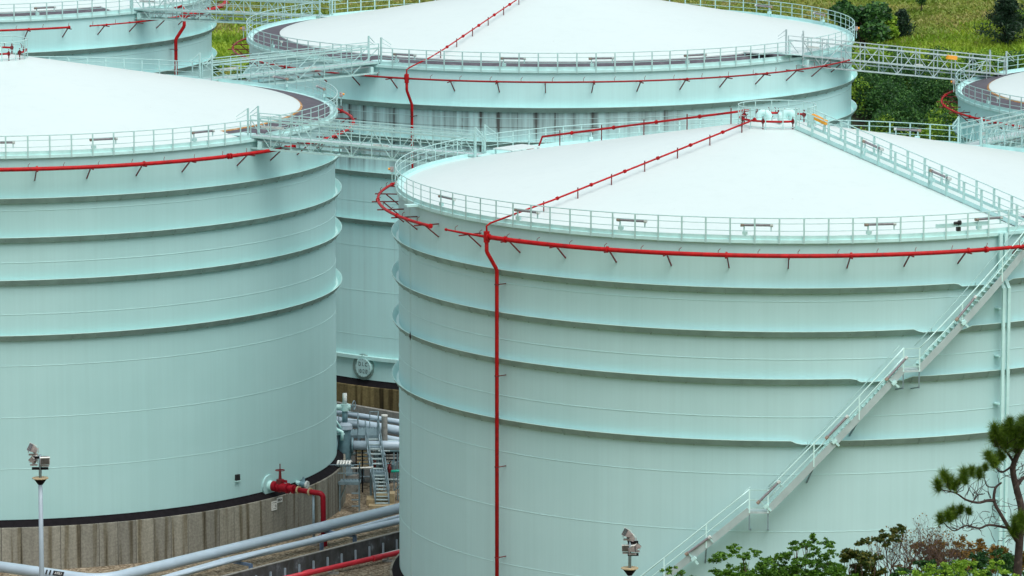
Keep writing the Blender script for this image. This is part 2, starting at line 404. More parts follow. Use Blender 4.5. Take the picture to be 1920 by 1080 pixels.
def make_tank(key, wall, label, decks, gates, foundation=None, roof_cut=None):
    X, Y, zb = TANKS[key]
    t = empty('storage_tank', (X, Y, zb)); tag(t, label, 'storage tank')
    # shell courses, 7 plates high, each a ring butted on the next, with a thin weld bead
    nh = 7; ch = H/nh
    me_c = None
    for i in range(nh):
        o_ = MB().ring([(R - .002*i, .0), (R - .002*i, ch)], n=240).build('shell_course', wall, t, smooth=True)
        o_.data.transform(Matrix.Translation((0,0,i*ch)))
        if 0 < i: MB().ring([(R-.01, i*ch-.016), (R+.011, i*ch-.010), (R+.011, i*ch+.010), (R-.01, i*ch+.016)], n=240).build('weld_seam', M['bolt'], t, smooth=True)
    # curb: angle ring, toe plate
    MB().ring([(R-.3,H+.02),(R+.13,H),(R+.15,H+.03),(R+.15,H+.19),(R+.06,H+.2),(R+.03,H+.2),(R-.3,H+.2)], n=240).build('rim_curb', M['trim'], t)
    for a0, a1 in gates['arcs']:
        MB().ring([(R+.07,H+.2),(R+.07,H+.4),(R+.05,H+.4),(R+.05,H+.2)], a0, a1, n=max(8,int(240*(a1-a0)/2/PI)), closed_prof=True).build('toe_plate', M['trim'], t)
    # roof cone, stepped back where the dark walkway runs
    def inner(a):
        for a0, a1 in decks:
            for q in (a-2*PI, a, a+2*PI):
                if a0 <= q <= a1: return True
        return False
    seg = 240
    b = MB(); b.ring(lambda a: [(R-2.05, H+.16+2.05*SLOPE)] + [(r, H+.16+(R-r)*SLOPE) for r in (16,12,8,4,1.2,.02)], n=seg)
    bounds = sorted([(a0, a1) for a0, a1 in decks])
    free = []; cur = -PI
    ev = sorted([( (a0+PI) % (2*PI) - PI, a1-a0) for a0, a1 in decks])
    if not ev: free = [(0, 2*PI)]
    else:
        for i, (s0, L) in enumerate(ev):
            nx = ev[(i+1) % len(ev)][0] + (2*PI if i == len(ev)-1 else 0)
            free.append((s0+L, nx))
    for a0, a1 in free:
        if a1-a0 > .02: b.ring([(R-.28,H+.2),(R-.28, H+.16+.28*SLOPE), (R-1.0,H+.16+SLOPE), (R-2.05, H+.16+2.05*SLOPE),(R-2.05,H+.13)], a0, a1, n=max(6,int(seg*(a1-a0)/2/PI)), closed_prof=True)
    b.build('roof', M['roof'], t, smooth=30)
    for a0, a1 in decks:
        n_ = max(6, int(seg*(a1-a0)/2/PI))
        MB().ring([(R-.25, H+.204), (R-.5, H+.21), (R-2.05, H+.47)], a0, a1, n=n_).build('walkway_deck', M['deck'], t)
        MB().ring([(R-2.03, H+.206), (R-2.03, H+.16+2.05*SLOPE+.0), (R-2.06, H+.16+2.05*SLOPE+.012)], a0, a1, n=n_).build('roof_fascia', M['roof'], t)
        if key in 'BE': MB().ring([(R-1.90, H+.45), (R-1.93, H+.49), (R-2.03, H+.50)], a0, a1, n=n_).build('walkway_edging', M['rust'], t)
    # wind girders
    for i, dz in enumerate(RINGS):
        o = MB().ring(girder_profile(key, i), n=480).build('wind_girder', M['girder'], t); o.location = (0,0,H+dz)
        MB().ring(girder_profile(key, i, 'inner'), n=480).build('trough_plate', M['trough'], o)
        gm = MB()
        for q in range(90):
            a = 2*PI*(q+.3*i)/90; s_ = pol(1, a); tt = pol(1, a+PI/2)
            p0 = pol(R+.0, a, -.05); gm.bar(pol(R, a, -.035), pol(R+.19, a, -.035), .02, .05)
            gm.bar(pol(R+.185, a, .0), pol(R+.375, a, .28), .012, .03)
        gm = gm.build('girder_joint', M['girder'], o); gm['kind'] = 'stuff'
    # railing
    rl = empty('guard_railing'); rl.parent = t; rl.location = (0,0,H)
    pm = MB(); pm.box((0, 0, .635), (.02, .085, 1.27)).box((-.03,0,.12),(.07,.06,.05)); first = None
    me = bpy.data.meshes.new('rail_post'); me.from_pydata(pm.v, [], pm.f); me.materials.append(M['rail'])
    npost = 105
    for i in range(npost):
        a = 2*PI*i/npost; a = (a+PI) % (2*PI) - PI
        if not any(a0-.002 <= q <= a1+.002 for a0, a1 in gates['arcs'] for q in (a, a+2*PI, a-2*PI)): continue
        link('rail_post', me, rl, pol(R+.17, a, 0), a)
    for z, r_, w_ in ((1.27, .026, 0), (1.0, .018, 0), (.64, .018, 0)):
        for a0, a1 in gates['arcs']:
            full = a1-a0 > 2*PI-.001
            o = MB().tube(arc(R+.15, a0, a1 if not full else a1-.03, z), r_, 6, closed=full).build('handrail' if z > 1.2 else 'mid_rail', M['rail'], rl, smooth=True)
    return t, rl

def gate_arcs(gaps):
    """railing arcs left between the openings (centre, half width)"""
    g_ = sorted(((c+PI) % (2*PI) - PI, h) for c, h in gaps)
    if not g_: return [(0, 2*PI)]
    out = []
    for i, (c, h) in enumerate(g_):
        nc, nh = g_[(i+1) % len(g_)]; nc += 2*PI if i == len(g_)-1 else 0
        out.append((c+h, nc-nh))
    return out

# bridge ends (tank, angle)
def rim_dir(key, wx, wy): return math.atan2(wy-TANKS[key][1], wx-TANKS[key][0])
TA, TB, TC, TD, TE = (TANKS[k] for k in 'ABCDE')
br = {}
br['BA'] = (('B', th_of(482, TB, R, True)), ('A', th_of(893, TA, R, False)))
br['BC'] = (('B', th_of(392, TB, R, False)), ('C', th_of(698, TC, R, True)))
br['DC'] = (('D', th_of(262, TD, R, True)), ('C', th_of(606, TC, R, False)))
br['CE'] = (('C', th_of(1495, TC, R, True)), ('E', rad(146)))
br['AE'] = (('A', th_of(1822, TA, R, False)), ('E', rad(-134)))
gaps = {k: [] for k in 'ABCDE'}
for b_ in br.values():
    for k, a in b_: gaps[k].append((a, .035))
st_top = th_of(1960, TA, R, True); gaps['A'].append((st_top, .03))
decks = {'A': [(th_of(1893, TA, R-1, True), rad(40))],
         'B': [(th_of(437, TB, R-1, True), rad(64))],
         'C': [(rad(140), 2*PI+th_of(1470, TC, R-1, True))],
         'D': [(rad(195), 2*PI+th_of(205, TD, R-1, True))],
         'E': [(rad(135), rad(270))]}
def lipcut(ri, p0, p1):
    LIP[('A', ri)] = [(th_of(p0, TA, R, True, 20), th_of(p1, TA, R, True, 20))]
lipcut(0, 1797, 1880); lipcut(1, 1722, 1806); lipcut(2, 1610, 1696); lipcut(3, 1498, 1562)

LAB = {'A': 'nearest large mint green oil tank with a long stairway crossing its wall',
       'B': 'mint green ringed oil tank behind the left lamp pole, standing on a streaked concrete ring',
       'C': 'back middle mint green oil tank with grey stained wall and round numbered manhole',
       'D': 'mint green oil tank at the top left corner, behind the front left roof',
       'E': 'mint green oil tank cut off by the right edge, at the grey bridge end'}
WM = {'A': M['wall'], 'B': M['wall_b'], 'C': M['wall_c'], 'D': M['wall_d'], 'E': M['wall_d']}
tank = {}; railing = {}
for k in 'ABCDE':
    tank[k], railing[k] = make_tank(k, WM[k], LAB[k], decks[k], {'arcs': gate_arcs(gaps[k])})

# foundations
def foundation(key, m, label, rows=True):
    X, Y, zb = TANKS[key]
    t = empty('foundation_ring', (X, Y, 0)); tag(t, label, 'concrete foundation')
    MB().ring([(R+.01, zb+.03), (R+.03, zb-.04), (R+.42, zb-.34), (R+.5, zb-.345)], n=200).build('bitumen_skirt', M['dark'], t)
    hh = zb-.325
    if hh < .3: return t
    n = 118; da = 2*PI/n; e = .0006
    b = MB(); r0, r1 = R+.1, R+.52
    for (a, bb) in ((-da/2+e, 0), (0, da/2-e)):
        b.ring([(r0, 0-.3), (r1, 0-.3), (r1, hh-.015), (r1-.015, hh), (r0, hh)], a, bb, n=1, closed_prof=True)
    me = bpy.data.meshes.new('concrete_panel'); me.from_pydata(b.v, [], b.f); me.materials.append(m)
    for i in range(n): link('concrete_panel', me, t, (0,0,0), i*da)
    MB().ring([(R+.505, -.3), (R+.505, hh-.02)], n=200).build('panel_joint', M['dark'], t)
    return t
foundation('A', M['conc'], 'black skirted concrete foundation under the nearest tank, just visible at its lower left')
foundation('B', M['conc'], 'brown streaked concrete foundation ring with a white number plate, under the left tank')
foundation('C', M['conc_c'], 'mossy brown streaked concrete foundation below the round manhole cover')
foundation('D', M['conc'], 'concrete foundation of the top left tank')

# ------------------------------------------------------------------ bridges
def make_bridge(key, label, mat, panel=1.28, group='walkway bridges between the tanks'):
    (k0, a0), (k1, a1) = br[key]
    p0 = Vector(TANKS[k0]) + pol(R-.15, a0, H+.28); p1 = Vector(TANKS[k1]) + pol(R-.15, a1, H+.28)
    t = empty('walkway_bridge', p0); tag(t, label, 'bridge', group)
    d = p1-p0; L = d.length; u = d.normalized(); s_ = u.cross(Vector((0,0,1))).normalized(); up = Vector((0,0,1))
    W = .55
    def P(x, side, z): return u*x + s_*(side*W) + up*z
    n = int(round(L/panel)); st = L/n
    for side in (-1, 1):
        tr = empty('truss'); tr.parent = t
        MB().bar(P(0,side,1.22), P(L,side,1.22), .045, .045).build('handrail', mat, tr)
        MB().bar(P(0,side,.95), P(L,side,.95), .10, .09).build('top_chord', mat, tr)
        MB().bar(P(0,side,-.62), P(L,side,-.62), .10, .10).build('bottom_chord', mat, tr)
        MB().bar(P(0,side,.02), P(L,side,.02), .05, .12).build('deck_beam', mat, tr)
        MB().bar(P(0,side,.52), P(L,side,.52), .035, .035).build('mid_rail', mat, tr)
        for i in range(n+1):
            x = i*st; MB().bar(P(x,side,-.6), P(x,side,1.22), .052, .045, u).build('truss_post', mat, tr)
        for i in range(n):
            za, zb_ = (-.58, .92) if i % 2 else (.92, -.58)
            MB().bar(P(i*st+.05,side*.98,za), P((i+1)*st-.05,side*.98,zb_), .04, .04, s_).build('diagonal_brace', mat, tr)
    dk = MB().bar(P(-.6,0,0), P(L+.6,0,0), 2*W-.12, .03).build('grating_deck', M['steel'], t)
    b = MB()
    for i in range(n+1): b.bar(P(i*st,-.95,-.62), P(i*st,.95,-.62), .07, .07)
    for i in range(n):
        q = 1 if i % 2 else -1; b.bar(P(i*st,-.95*q,-.66), P((i+1)*st,.95*q,-.66), .05, .03)
    b.build('cross_bracing', mat, t)
    # end frames, saddle brackets, cable trays
    for x, sg in ((0, -1), (L, 1)):
        for side in (-1, 1):
            MB().bar(P(x+sg*.12,side*1.18,-.1), P(x+sg*.12,side*1.18,1.62), .09, .09, u).bar(P(x+sg*.12,side*1.18,1.6), P(x+sg*.75,side*1.6,1.12), .035, .035).bar(P(x+sg*.12,side*1.18,1.3), P(x+sg*.75,side*1.6,.95), .03, .03).build('end_post', mat, t)
        MB().bar(P(x-sg*.55,-1.1,-.45), P(x-sg*.55,1.1,-.45), .45, .22, u).build('saddle_bracket', M['trim'], t)
        MB().bar(P(x+sg*.25,0,.03), P(x+sg*1.9,0,-.0), 1.25, .05).build('landing_plate', M['trim'], t)
    MB().bar(P(.3,.55,-.22), P(L-.3,.55,-.22), .16, .08).build('cable_tray', M['steel'], t)
    MB().bar(P(.6,.8,.62), P(2.0,.8,.62), .12, .12).build('lamp_housing', M['capw'], t)
    MB().bar(P(L*.55,.8,.1), P(L*.55+.9,.8,.1), .14, .16).build('junction_box', M['capw'], t)
    return t, P, L
brg = {}
brg['BA'] = make_bridge('BA', 'mint truss bridge from the left tank to the nearest tank, above the ringed wall', M['rail'])
brg['BC'] = make_bridge('BC', 'mint truss bridge rising from the front left tank rim to the back middle tank', M['rail'], 2.0)
brg['DC'] = make_bridge('DC', 'mint truss bridge at the top edge, leading to the back middle tank', M['rail'], 1.65)
brg['CE'] = make_bridge('CE', 'grey steel truss bridge over the dark bushes carrying a yellow box', M['steel'], 2.25)
brg['AE'] = make_bridge('AE', 'mint truss bridge cut by the right edge, behind the nearest white roof', M['rail'], 2.0)
t, P, L = brg['CE']
MB().bar(P(L*.70,1.12,.82), P(L*.70+1.15,1.12,.82), .2, .26).build('warning_light_housing', M['yellow'], t)

# ------------------------------------------------------------------ red sprinkler rings
RP = R+1.08; ZP = H-.45
def pipe_ring(key, segs, label, a_mat='red', skip=None, az0=0.0):
    X, Y, zb = TANKS[key]
    t = empty('sprinkler_ring_pipe', (X, Y, zb+ZP)); tag(t, label, 'red pipe', 'red water pipe rings round the tank tops')
    bm = MB()   # bracket at angle 0, local
    bm.bar((-1.08, 0, -.10), (.32, 0, -.10), .07, .06).bar((-1.08, .0, -.78), (-.28, 0, -.12), .06, .06)
    mb = bpy.data.meshes.new('bracket'); mb.from_pydata(bm.v, [], bm.f); mb.materials.append(M['darkred'])
    nm = MB(); nm.tube([(0,0,.05),(0,0,.20),(-.03,.05,.26),(-.10,.09,.30)], .016, 5)
    mn = bpy.data.meshes.new('spray_nozzle'); mn.from_pydata(nm.v, [], nm.f); mn.materials.append(M['darkred'])
    fm = MB(); fm.tube([(0,-.05,0),(0,.05,0)], 1.0, 12)
    for a0, a1, r0, r1 in segs:
        pts = arc(RP, a0, a1, 0, .02); n = len(pts)
        rs = [r0+(r1-r0)*i/(n-1) for i in range(n)]
        MB().tube(pts, rs, 10).build('pipe', M[a_mat], t, smooth=True)
        for a in (a0, a1):
            s_ = 1 if a == a0 else -1
            q = r0 if a == a0 else r1
            MB().tube([pol(RP, a, 0), pol(RP, a+s_*.004, 0)], q*1.5, 10).build('end_flange', M[a_mat], t)
        k = math.ceil((a0-az0)/rad(8.3))
        while az0+k*rad(8.3) < a1:
            a = az0+k*rad(8.3); k += 1
            link('bracket', mb, t, pol(RP, a, 0), a)
        k = math.ceil(a0/rad(5.3))
        while k*rad(5.3) < a1:
            a = k*rad(5.3); k += 1; link('spray_nozzle', mn, t, pol(RP, a, 0), a)
        k = math.ceil((a0-.2)/rad(16.6))
        while k*rad(16.6) < a1:
            a = k*rad(16.6); k += 1
            i = int((a-a0)/(a1-a0)*(n-1)); q = rs[max(0,min(n-1,i))]
            if a > a0: MB().tube([pol(RP, a-.0022, 0), pol(RP, a+.0022, 0)], q*1.32+.015, 10).build('coupling_flange', M[a_mat], t)
    return t
aj = th_of(913, TA, RP, True); gapA = (th_of(808, TA, RP, True, 22.1), th_of(836, TA, RP, True, 22.1))
ringA = pipe_ring('A', [(rad(160), 2*PI+gapA[0], .07, .085), (gapA[1], aj-.005, .05, .07), (aj+.005, th_of(1850, TA, RP), .118, .105), (th_of(1850, TA, RP), rad(30), .095, .085)],
                  'bright red pipe ring on brackets below the rim of the nearest tank')
jB = (rad(-38), rad(50))
ringB = pipe_ring('B', [(rad(180), 2*PI+rad(-46), .13, .11), (rad(-46)+.004, rad(-31), .11, .10), (rad(-27), rad(52), .075, .075)],
                  'bright red pipe ring with dark struts on the front left tank')
jC = th_of(762, TC, RP, True)
ringC = pipe_ring('C', [(rad(120), 2*PI+jC-.004, .055, .062), (jC+.004, th_of(1592, TC, RP), .06, .05)],
                  'thin red pipe ring across the upper wall of the back middle tank', 'ringred')
jD = th_of(345, TD, RP, True)
gD = (th_of(131, TD, RP, True), th_of(168, TD, RP, True))
ringD = pipe_ring('D', [(rad(200)-2*PI, gD[0], .075, .075), (gD[1], jD-.004, .045, .06), (jD+.004, rad(20), .15, .12)],
                  'red pipe ring broken in two on the top left tank')
ringE = pipe_ring('E', [(rad(120), rad(250), .07, .07)], 'red pipe ring looping out from the tank at the right edge')

def riser(key, a, px_low, px_top, rr, label, roofline=True):
    """vertical feed pipe from the ring down the wall, and the radial line up the roof"""
    X, Y, zb = TANKS[key]; T_ = TANKS[key]
    t = empty('riser_pipe', (X, Y, zb)); tag(t, label, 'red pipe', 'red riser pipes on the tank walls')
    a2 = th_of(px_low, T_, R+.55, True, zb+H-3)
    pts = [pol(RP, a, ZP), pol(RP, a, ZP-.70), pol(RP-.03, a+(a2-a)*.05, ZP-.80), pol(R+.60, a2-(a2-a)*.05, ZP-1.62), pol(R+.55, a2, ZP-1.75), pol(R+.55, a2, -1.2)]
    MB().tube(pts, rr, 10).build('pipe', M['darkred' if rr < 0 else 'red'], t, smooth=True)
    MB().tube([pol(RP,a,ZP-.28),pol(RP,a,ZP+.28)], rr*1.55, 10).build('junction', M['red'], t)
    z = H-2.9
    while z > 0:
        MB().bar(pol(R, a2+.004, z), pol(R+.60, a2+.004, z), .05, .04).tube([pol(R+.55,a2,z-.03),pol(R+.55,a2,z+.03)], rr*1.25, 10).build('pipe_clamp', M['darkred'], t); z -= 4.66
    a3 = th_of(px_top, T_, R+.4, True, zb+H+.5)
    top = [pol(RP, a, ZP), pol(RP, a, ZP+.55), pol(RP-.1, a+(a3-a)*.2, ZP+.7)]
    if roofline: 
        top += [pol(R-.6, a3, H+.75)]
        end = 2.1
        n = 8
        for i in range(1, n+1):
            r = R-.6-(R-.6-end)*i/n; top.append(pol(r, a3, H+.16+(R-r)*SLOPE+.42))
        r = R-2.2
        while r > end+.4:
            z0 = H+.16+(R-r)*SLOPE; MB().bar(pol(r,a3,z0-.02), pol(r,a3,z0+.55), .09, .06).build('pipe_stand', M['darkred'], t)
            rf = r-1.0; z1 = H+.16+(R-rf)*SLOPE+.42; d = (pol(rf-.05,a3,z1+.01)-pol(rf+.05,a3,z1-.01))
            MB().tube([pol(rf+.05,a3,z1-.01), pol(rf-.05,a3,z1+.01)], .10, 8).build('coupling_flange', M['red'], t)
            r -= 2.5
    else: top.append(pol(R+.2, a3, H+.0))
    MB().tube(top, rr*.5 if roofline else rr*.8, 8).build('feed_pipe', M['red'], t, smooth=True)
    return t
riser('A', aj, 932, 952, .10, 'tall red riser pipe down the nearest tank wall with its branch climbing the roof')
riser('C', jC, 772, 795, .09, 'red riser pipe on the stained wall with its branch up the back middle roof')
riser('D', jD, 330, 330, .12, 'dark red riser pipe bent at the top on the top left tank', False)
# second roof line of tank A (coming from the back left)
def roof_point(px, py, T_):
    # intersect the ray with the cone
    X, Y, zb = T_; lo, hi = 200, 420; d = ray(px, py)
    f = lambda t_: (ORG+d*(t_/d.y)).z - (zb + H+.16 + (R - math.hypot(d.x*t_/d.y-X, t_-Y))*SLOPE)
    best = None; t_ = Y-R
    while t_ < Y+R:
        if f(t_) <= 0: return ORG+d*(t_/d.y)
        t_ += .05
    return ORG+d*((Y)/d.y)
t = empty('roof_sprinkler_pipe', TANKS['A']); tag(t, 'red pipe line crossing the far side of the nearest white roof to its vents', 'red pipe')
a4 = rad(141); zz = lambda r: H+.16+(R-r)*SLOPE
a4 = th_of(1010, TA, R-1.7, False, 23.1)
MB().tube([pol(R-.4,a4,H+.36), pol(R-1.6,a4,H+.36), pol(R-2.0,a4,zz(R-2)+.62)] + [pol(r,a4,zz(r)+.62) for r in (14,10,6,2.1)], .06, 8).build('pipe', M['red'], t, smooth=True)
r = R-3.4
while r > 2.6:
    MB().bar(pol(r,a4,zz(r)-.02), pol(r,a4,zz(r)+.85), .09, .06).build('pipe_stand', M['darkred'], t)
    MB().tube([pol(r-.9,a4,zz(r-.9)+.61), pol(r-1.0,a4,zz(r-1.0)+.63)], .11, 8).build('coupling_flange', M['red'], t); r -= 3.3

# ------------------------------------------------------------------ roof centre of A and B: railing, vents, red ring
def crown(key, gap, ring_segs, vents_px):
    T_ = TANKS[key]; z0 = H+.16+R*SLOPE
    c = empty('centre_railing', (0,0,0)); c.parent = tank[key]
    rr = 2.05; zb_ = H+.16+(R-rr)*SLOPE; zt = z0+.72
    a0, a1 = gap+.22, gap+2*PI-.22
    n = 13
    for i in range(n+1):
        a = a0+(a1-a0)*i/n
        MB().bar(pol(rr,a,zb_-.02), pol(rr,a,zt), .05, .05).build('rail_post', M['rail'], c)
    for z, q in ((zt, .03), (zb_+.62, .018), (zb_+.12, .02)):
        MB().tube(arc(rr, a0, a1, z, .12), q, 6).build('handrail', M['rail'], c, smooth=True)
    for (x, y, s_, ang, h) in vents_px:
        v = MB(); pr = s_*.20; rad_ = s_*.27; d = Vector((math.cos(ang), math.sin(ang), 0))
        base = Vector((x, y, z0-.15)); pts = [base, base+Vector((0,0,h))]
        for k in range(1, 9):
            b_ = PI*k/8; pts.append(base+Vector((0,0,h))+d*rad_*(1-math.cos(b_))+Vector((0,0,rad_*math.sin(b_))))
        pts.append(pts[-1]-Vector((0,0,.25)))
        v.tube(pts, pr, 14)
        v.tube([base, base+Vector((0,0,.06))], pr*1.5, 14)
        v.build('gooseneck_vent', M['trim'], tank[key], smooth=40)
    t = empty('crown_sprinkler_ring', (T_[0], T_[1], T_[2])); 
    for s0, s1 in ring_segs:
        MB().tube(arc(1.95, s0, s1, z0+.05, .1), .058, 8).build('pipe', M['red'], t, smooth=True)
        k = max(1, int((s1-s0)/.75))
        for i in range(k+1):
            a = s0+(s1-s0)*i/k
            MB().bar(pol(1.95,a,zb_-.02), pol(1.95,a,z0+.3), .08, .06).tube([pol(1.95,a-.02,z0+.05),pol(1.95,a+.02,z0+.05)], .13, 8).build('pipe_stand', M['darkred'], t)
            MB().tube([pol(1.95,a+.25,z0+.1),pol(1.95,a+.25,z0+.28),pol(1.9,a+.28,z0+.36)], .02, 5).build('spray_nozzle', M['darkred'], t)
    return t
wk = rad(-54)
tag(crown('A', wk+rad(8), [(rad(150), rad(292)), (rad(40), rad(75)), (rad(85), rad(120))], [(-.95,.3,1.0,0,.15), (.35,.6,1.0,0,.15), (.1,-.75,.55,rad(-90),.35)]),
    'small red sprinkler ring round the vents on the nearest roof centre', 'red pipe')
tag(crown('B', rad(150), [(rad(200), rad(305)), (rad(330), rad(380)), (rad(60), rad(120))], [(-.9,.3,1.0,rad(10),.3), (.15,-.2,1.0,rad(-60),.2)]),
    'small red sprinkler pieces beside the curved vent at the front left roof centre', 'red pipe')

# roof walkway of A
t = empty('roof_walkway', TANKS['A']); tag(t, 'railed walkway running down the nearest white roof from its vents to the rim', 'walkway')
d_ = pol(1, wk); s_ = Vector((0,0,1)).cross(d_)   # s_ points to the far (right) side
def W_(r, side, dz): return d_*r + s_*(side*.42) + Vector((0,0,zz(r)+dz))
MB().bar(W_(2.1,0,.10), W_(R-.4,0,.10), .78, .05).build('tread_plate', M['roof'], t)
for side in (-1, 1):
    rl = empty('side_railing'); rl.parent = t
    n = 13
    for i in range(n+1):
        r = 2.1+(R-2.6)*i/n
        MB().bar(W_(r,side,-.02), W_(r,side,1.12), .15, .03, d_).build('rail_post', M['rail'], rl)
    for z, q in ((1.12,.028),(.78,.018),(.45,.018)):
        MB().tube([W_(2.1,side,z), W_(R-.5,side,z)], q, 6).build('handrail' if z > 1 else 'mid_rail', M['rail'], rl)
    MB().bar(W_(2.1,side,.14), W_(R-.5,side,.14), .02, .22).build('toe_board', M['trim'], rl)

# ------------------------------------------------------------------ stairs round tank A
t = empty('spiral_stairs', (TA[0], TA[1], TA[2])); tag(t, 'long stairway with two landings winding up the nearest tank wall', 'stairs')
ri, ro = R+.42, R+1.12
def cyl(px, py):
    a, z = on_cyl(px, py, TA, ro); return a, z-TA[2]
fl = [cyl(1405, 962), cyl(1440, 962), cyl(1694, 697), cyl(1724, 697), cyl(1905, 497)]
slope_top = (fl[4][1]-fl[3][1])/(fl[4][0]-fl[3][0]); topa = fl[4][0] + (H-fl[4][1])/slope_top
pb = cyl(1262, 1076); slb = (fl[0][1]-pb[1])/(fl[0][0]-pb[0]); bota = fl[0][0] - (fl[0][1]+.3)/slb
flights = [((bota, -.3), fl[0]), (fl[1], fl[2]), (fl[3], (topa, H))]
tm = bpy.data.meshes.new('tread'); q = MB(); q.box(((ri+ro)/2, 0, 0), (ro-ri-.05, .24, .035)); tm.from_pydata(q.v, [], q.f); tm.materials.append(M['rail'])
def hel(p, q, r, dz, n=14): return [pol(r, p[0]+(q[0]-p[0])*i/n, p[1]+(q[1]-p[1])*i/n+dz) for i in range(n+1)]
def poly(name, pts, w_, h_, m, par):
    b = MB()
    for i in range(len(pts)-1): b.bar(pts[i], pts[i+1], w_, h_)
    return b.build(name, m, par)
stair_lamps = []
for (p, q) in flights:
    poly('stringer', hel(p, q, ro, .14), .03, .34, M['stringer'], t)
    poly('stringer', hel(p, q, ri, .12), .03, .26, M['trim'], t)
    n = max(2, int(round(abs(q[1]-p[1])/.21)))
    for i in range(1, n):
        a = p[0]+(q[0]-p[0])*i/n; z = p[1]+(q[1]-p[1])*i/n+.10; link('tread', tm, t, (0,0,z), a)
    MB().tube(hel(p, q, ro, 1.18), .032, 6).build('handrail', M['trough'], t, smooth=True)
    MB().tube(hel(p, q, ro, .72), .026, 6).build('mid_rail', M['trough'], t, smooth=True)
    MB().tube(hel(p, q, ri, 1.18), .02, 6).build('handrail', M['rail'], t, smooth=True)
    L_ = abs(q[0]-p[0])*ro; k = max(2, int(round(L_/2.1)))
    for i in range(k+1):
        a = p[0]+(q[0]-p[0])*i/k; z = p[1]+(q[1]-p[1])*i/k
        MB().bar(pol(ro,a,z+.0), pol(ro,a,z+1.18), .075, .06).build('rail_post', M['trough'], t)
        if 0 < i < k or k == 2: MB().bar(pol(ro-.05,a,z), pol(R,a-.012,z-1.0), .07, .07).bar(pol(R,a,z-.05), pol(ro,a,z-.05), .06, .06).build('stair_bracket', M['galv'], t)
for i, (p, q) in enumerate(((fl[0], fl[1]), (fl[2], fl[3]))):
    z = (p[1]+q[1])/2
    MB().ring([(ri,z-.02),(ro+.02,z-.02),(ro+.02,z+.08),(ri,z+.08)], p[0]-.004, q[0]+.004, n=4, closed_prof=True).build('landing', M['steel'], t)
    b = MB()
    for z2 in (1.15,.65,.25): b.bar(pol(ro,p[0],z+z2), pol(ro,q[0],z+z2), .05, .06)
    b.build('landing_rail', M['rail'], t)
    for a in (p[0], q[0]):
        MB().bar(pol(ro-.04,a,z), pol(ro-.04,a,z-.85), .08, .06).bar(pol(ro-.04,a,z-.8), pol(R,a,z-1.05), .06, .06).build('landing_leg', M['galv'], t)

# vertical ducts on A
t = empty('cable_duct', TANKS['A']); tag(t, 'pair of vertical mint ducts beside the stair top on the nearest tank', 'duct')
for px in (1878, 1888):
    a = th_of(px, TA, R+.5, True, 12); a_t = a - .002
    MB().bar(pol(R+.24,a_t,H+.15), pol(R+.24,a_t,H-2.2), .19, .10, pol(1,a)).bar(pol(R+.24,a_t,H-2.15), pol(R+.5,a,H-2.6), .19, .10, pol(1,a)).build('upper_duct', M['trim'], t)
    MB().bar(pol(R+.5,a,H-2.55), pol(R+.5,a,0.2), .17, .10, pol(1,a)).build('lower_duct', M['trim'], t)
for i in range(7):
    z = H-3.6-i*2.4; a = th_of(1872, TA, R+.3, True, 12)
    MB().bar(pol(R,a,z), pol(R+.42,a,z), .3, .05).build('duct_bracket', M['trim'], t)

# level gauge on A
t = empty('level_gauge', TANKS['A']); tag(t, 'black diamond float marker hanging on thin wires from the nearest tank rim', 'gauge')
a = th_of(770, TA, R+.5, True, 16); z1 = on_cyl(770, 630, TA, R+.5)[1]-TA[2]
for s2 in (-.0035, .0035): MB().bar(pol(R+.5,a+s2,H+.05), pol(R+.5,a+s2,0), .012, .012).build('guide_wire', M['girder'], t)
b = MB(); c = pol(R+.52,a,z1); tt = pol(1,a+PI/2); b.add([c+Vector((0,0,.27)), c+tt*.16, c-Vector((0,0,.27)), c-tt*.16, c+pol(.06,a)], [(0,1,4),(1,2,4),(2,3,4),(3,0,4),(0,3,2,1)])
b.build('marker', M['black'], t)
MB().bar(pol(R+.1,a,H+.1), pol(R+.75,a,H+.1), .5, .10).build('bracket', M['trim'], t)

# ------------------------------------------------------------------ tube lights on the railings
def lamp_mesh():
    t = empty('tube_light'); 
    MB().tube([(0,-.68,0),(0,.68,0)], .062, 10).build('lamp_tube', M['tube'], t, smooth=40)
    MB().tube([(0,-.84,0),(0,-.66,0)], .085, 8).build('end_cap', M['capo'], t)
    MB().tube([(0,.62,0),(0,.76,0)], .085, 8).build('end_cap', M['capw'], t)
    MB().box((0,-.66,-.22),(.05,.07,.5)).build('bracket', M['rail'], t); MB().box((0,.66,-.14),(.05,.06,.34)).build('bracket', M['rail'], t)
    MB().box((0,-.62,-.40),(.14,.26,.16)).box((0,-.62,-.6),(.05,.1,.3)).build('junction_box', M['trim'], t)
    return t
proto_lamp = lamp_mesh(); lamp_used = [False]
def lamp(world, rz, label, tilt=0, group='tube lights along the tank railings'):
    o = copy_tree(proto_lamp) if lamp_used[0] else proto_lamp
    lamp_used[0] = True
    o.location = world; o.rotation_euler = (tilt, 0, rz); tag(o, label, 'tube light', group); return o
def rim_lamp(key, px, label, near=True, rz_add=0):
    T_ = TANKS[key]; a = th_of(px, T_, R-.05, near, T_[2]+H+.9)
    return lamp(Vector(T_) + pol(R-.02, a, H+.9), a, label)
rim_lamp('A', 840, 'tube light at the left bend of the nearest tank railing')
rim_lamp('A', 990, 'tube light on the nearest tank railing beside the red roof pipe')
rim_lamp('A', 1187, 'tube light on the nearest tank railing, third from its left end')
rim_lamp('A', 1420, 'tube light at the lowest front point of the nearest tank railing')
rim_lamp('A', 1652, 'tube light on the nearest tank railing left of the siren box')
rim_lamp('A', 1855, 'tube light on the nearest tank railing next to the stair top')
rim_lamp('A', 1090, 'tube light on the far railing of the nearest roof, above the red pipe', False)
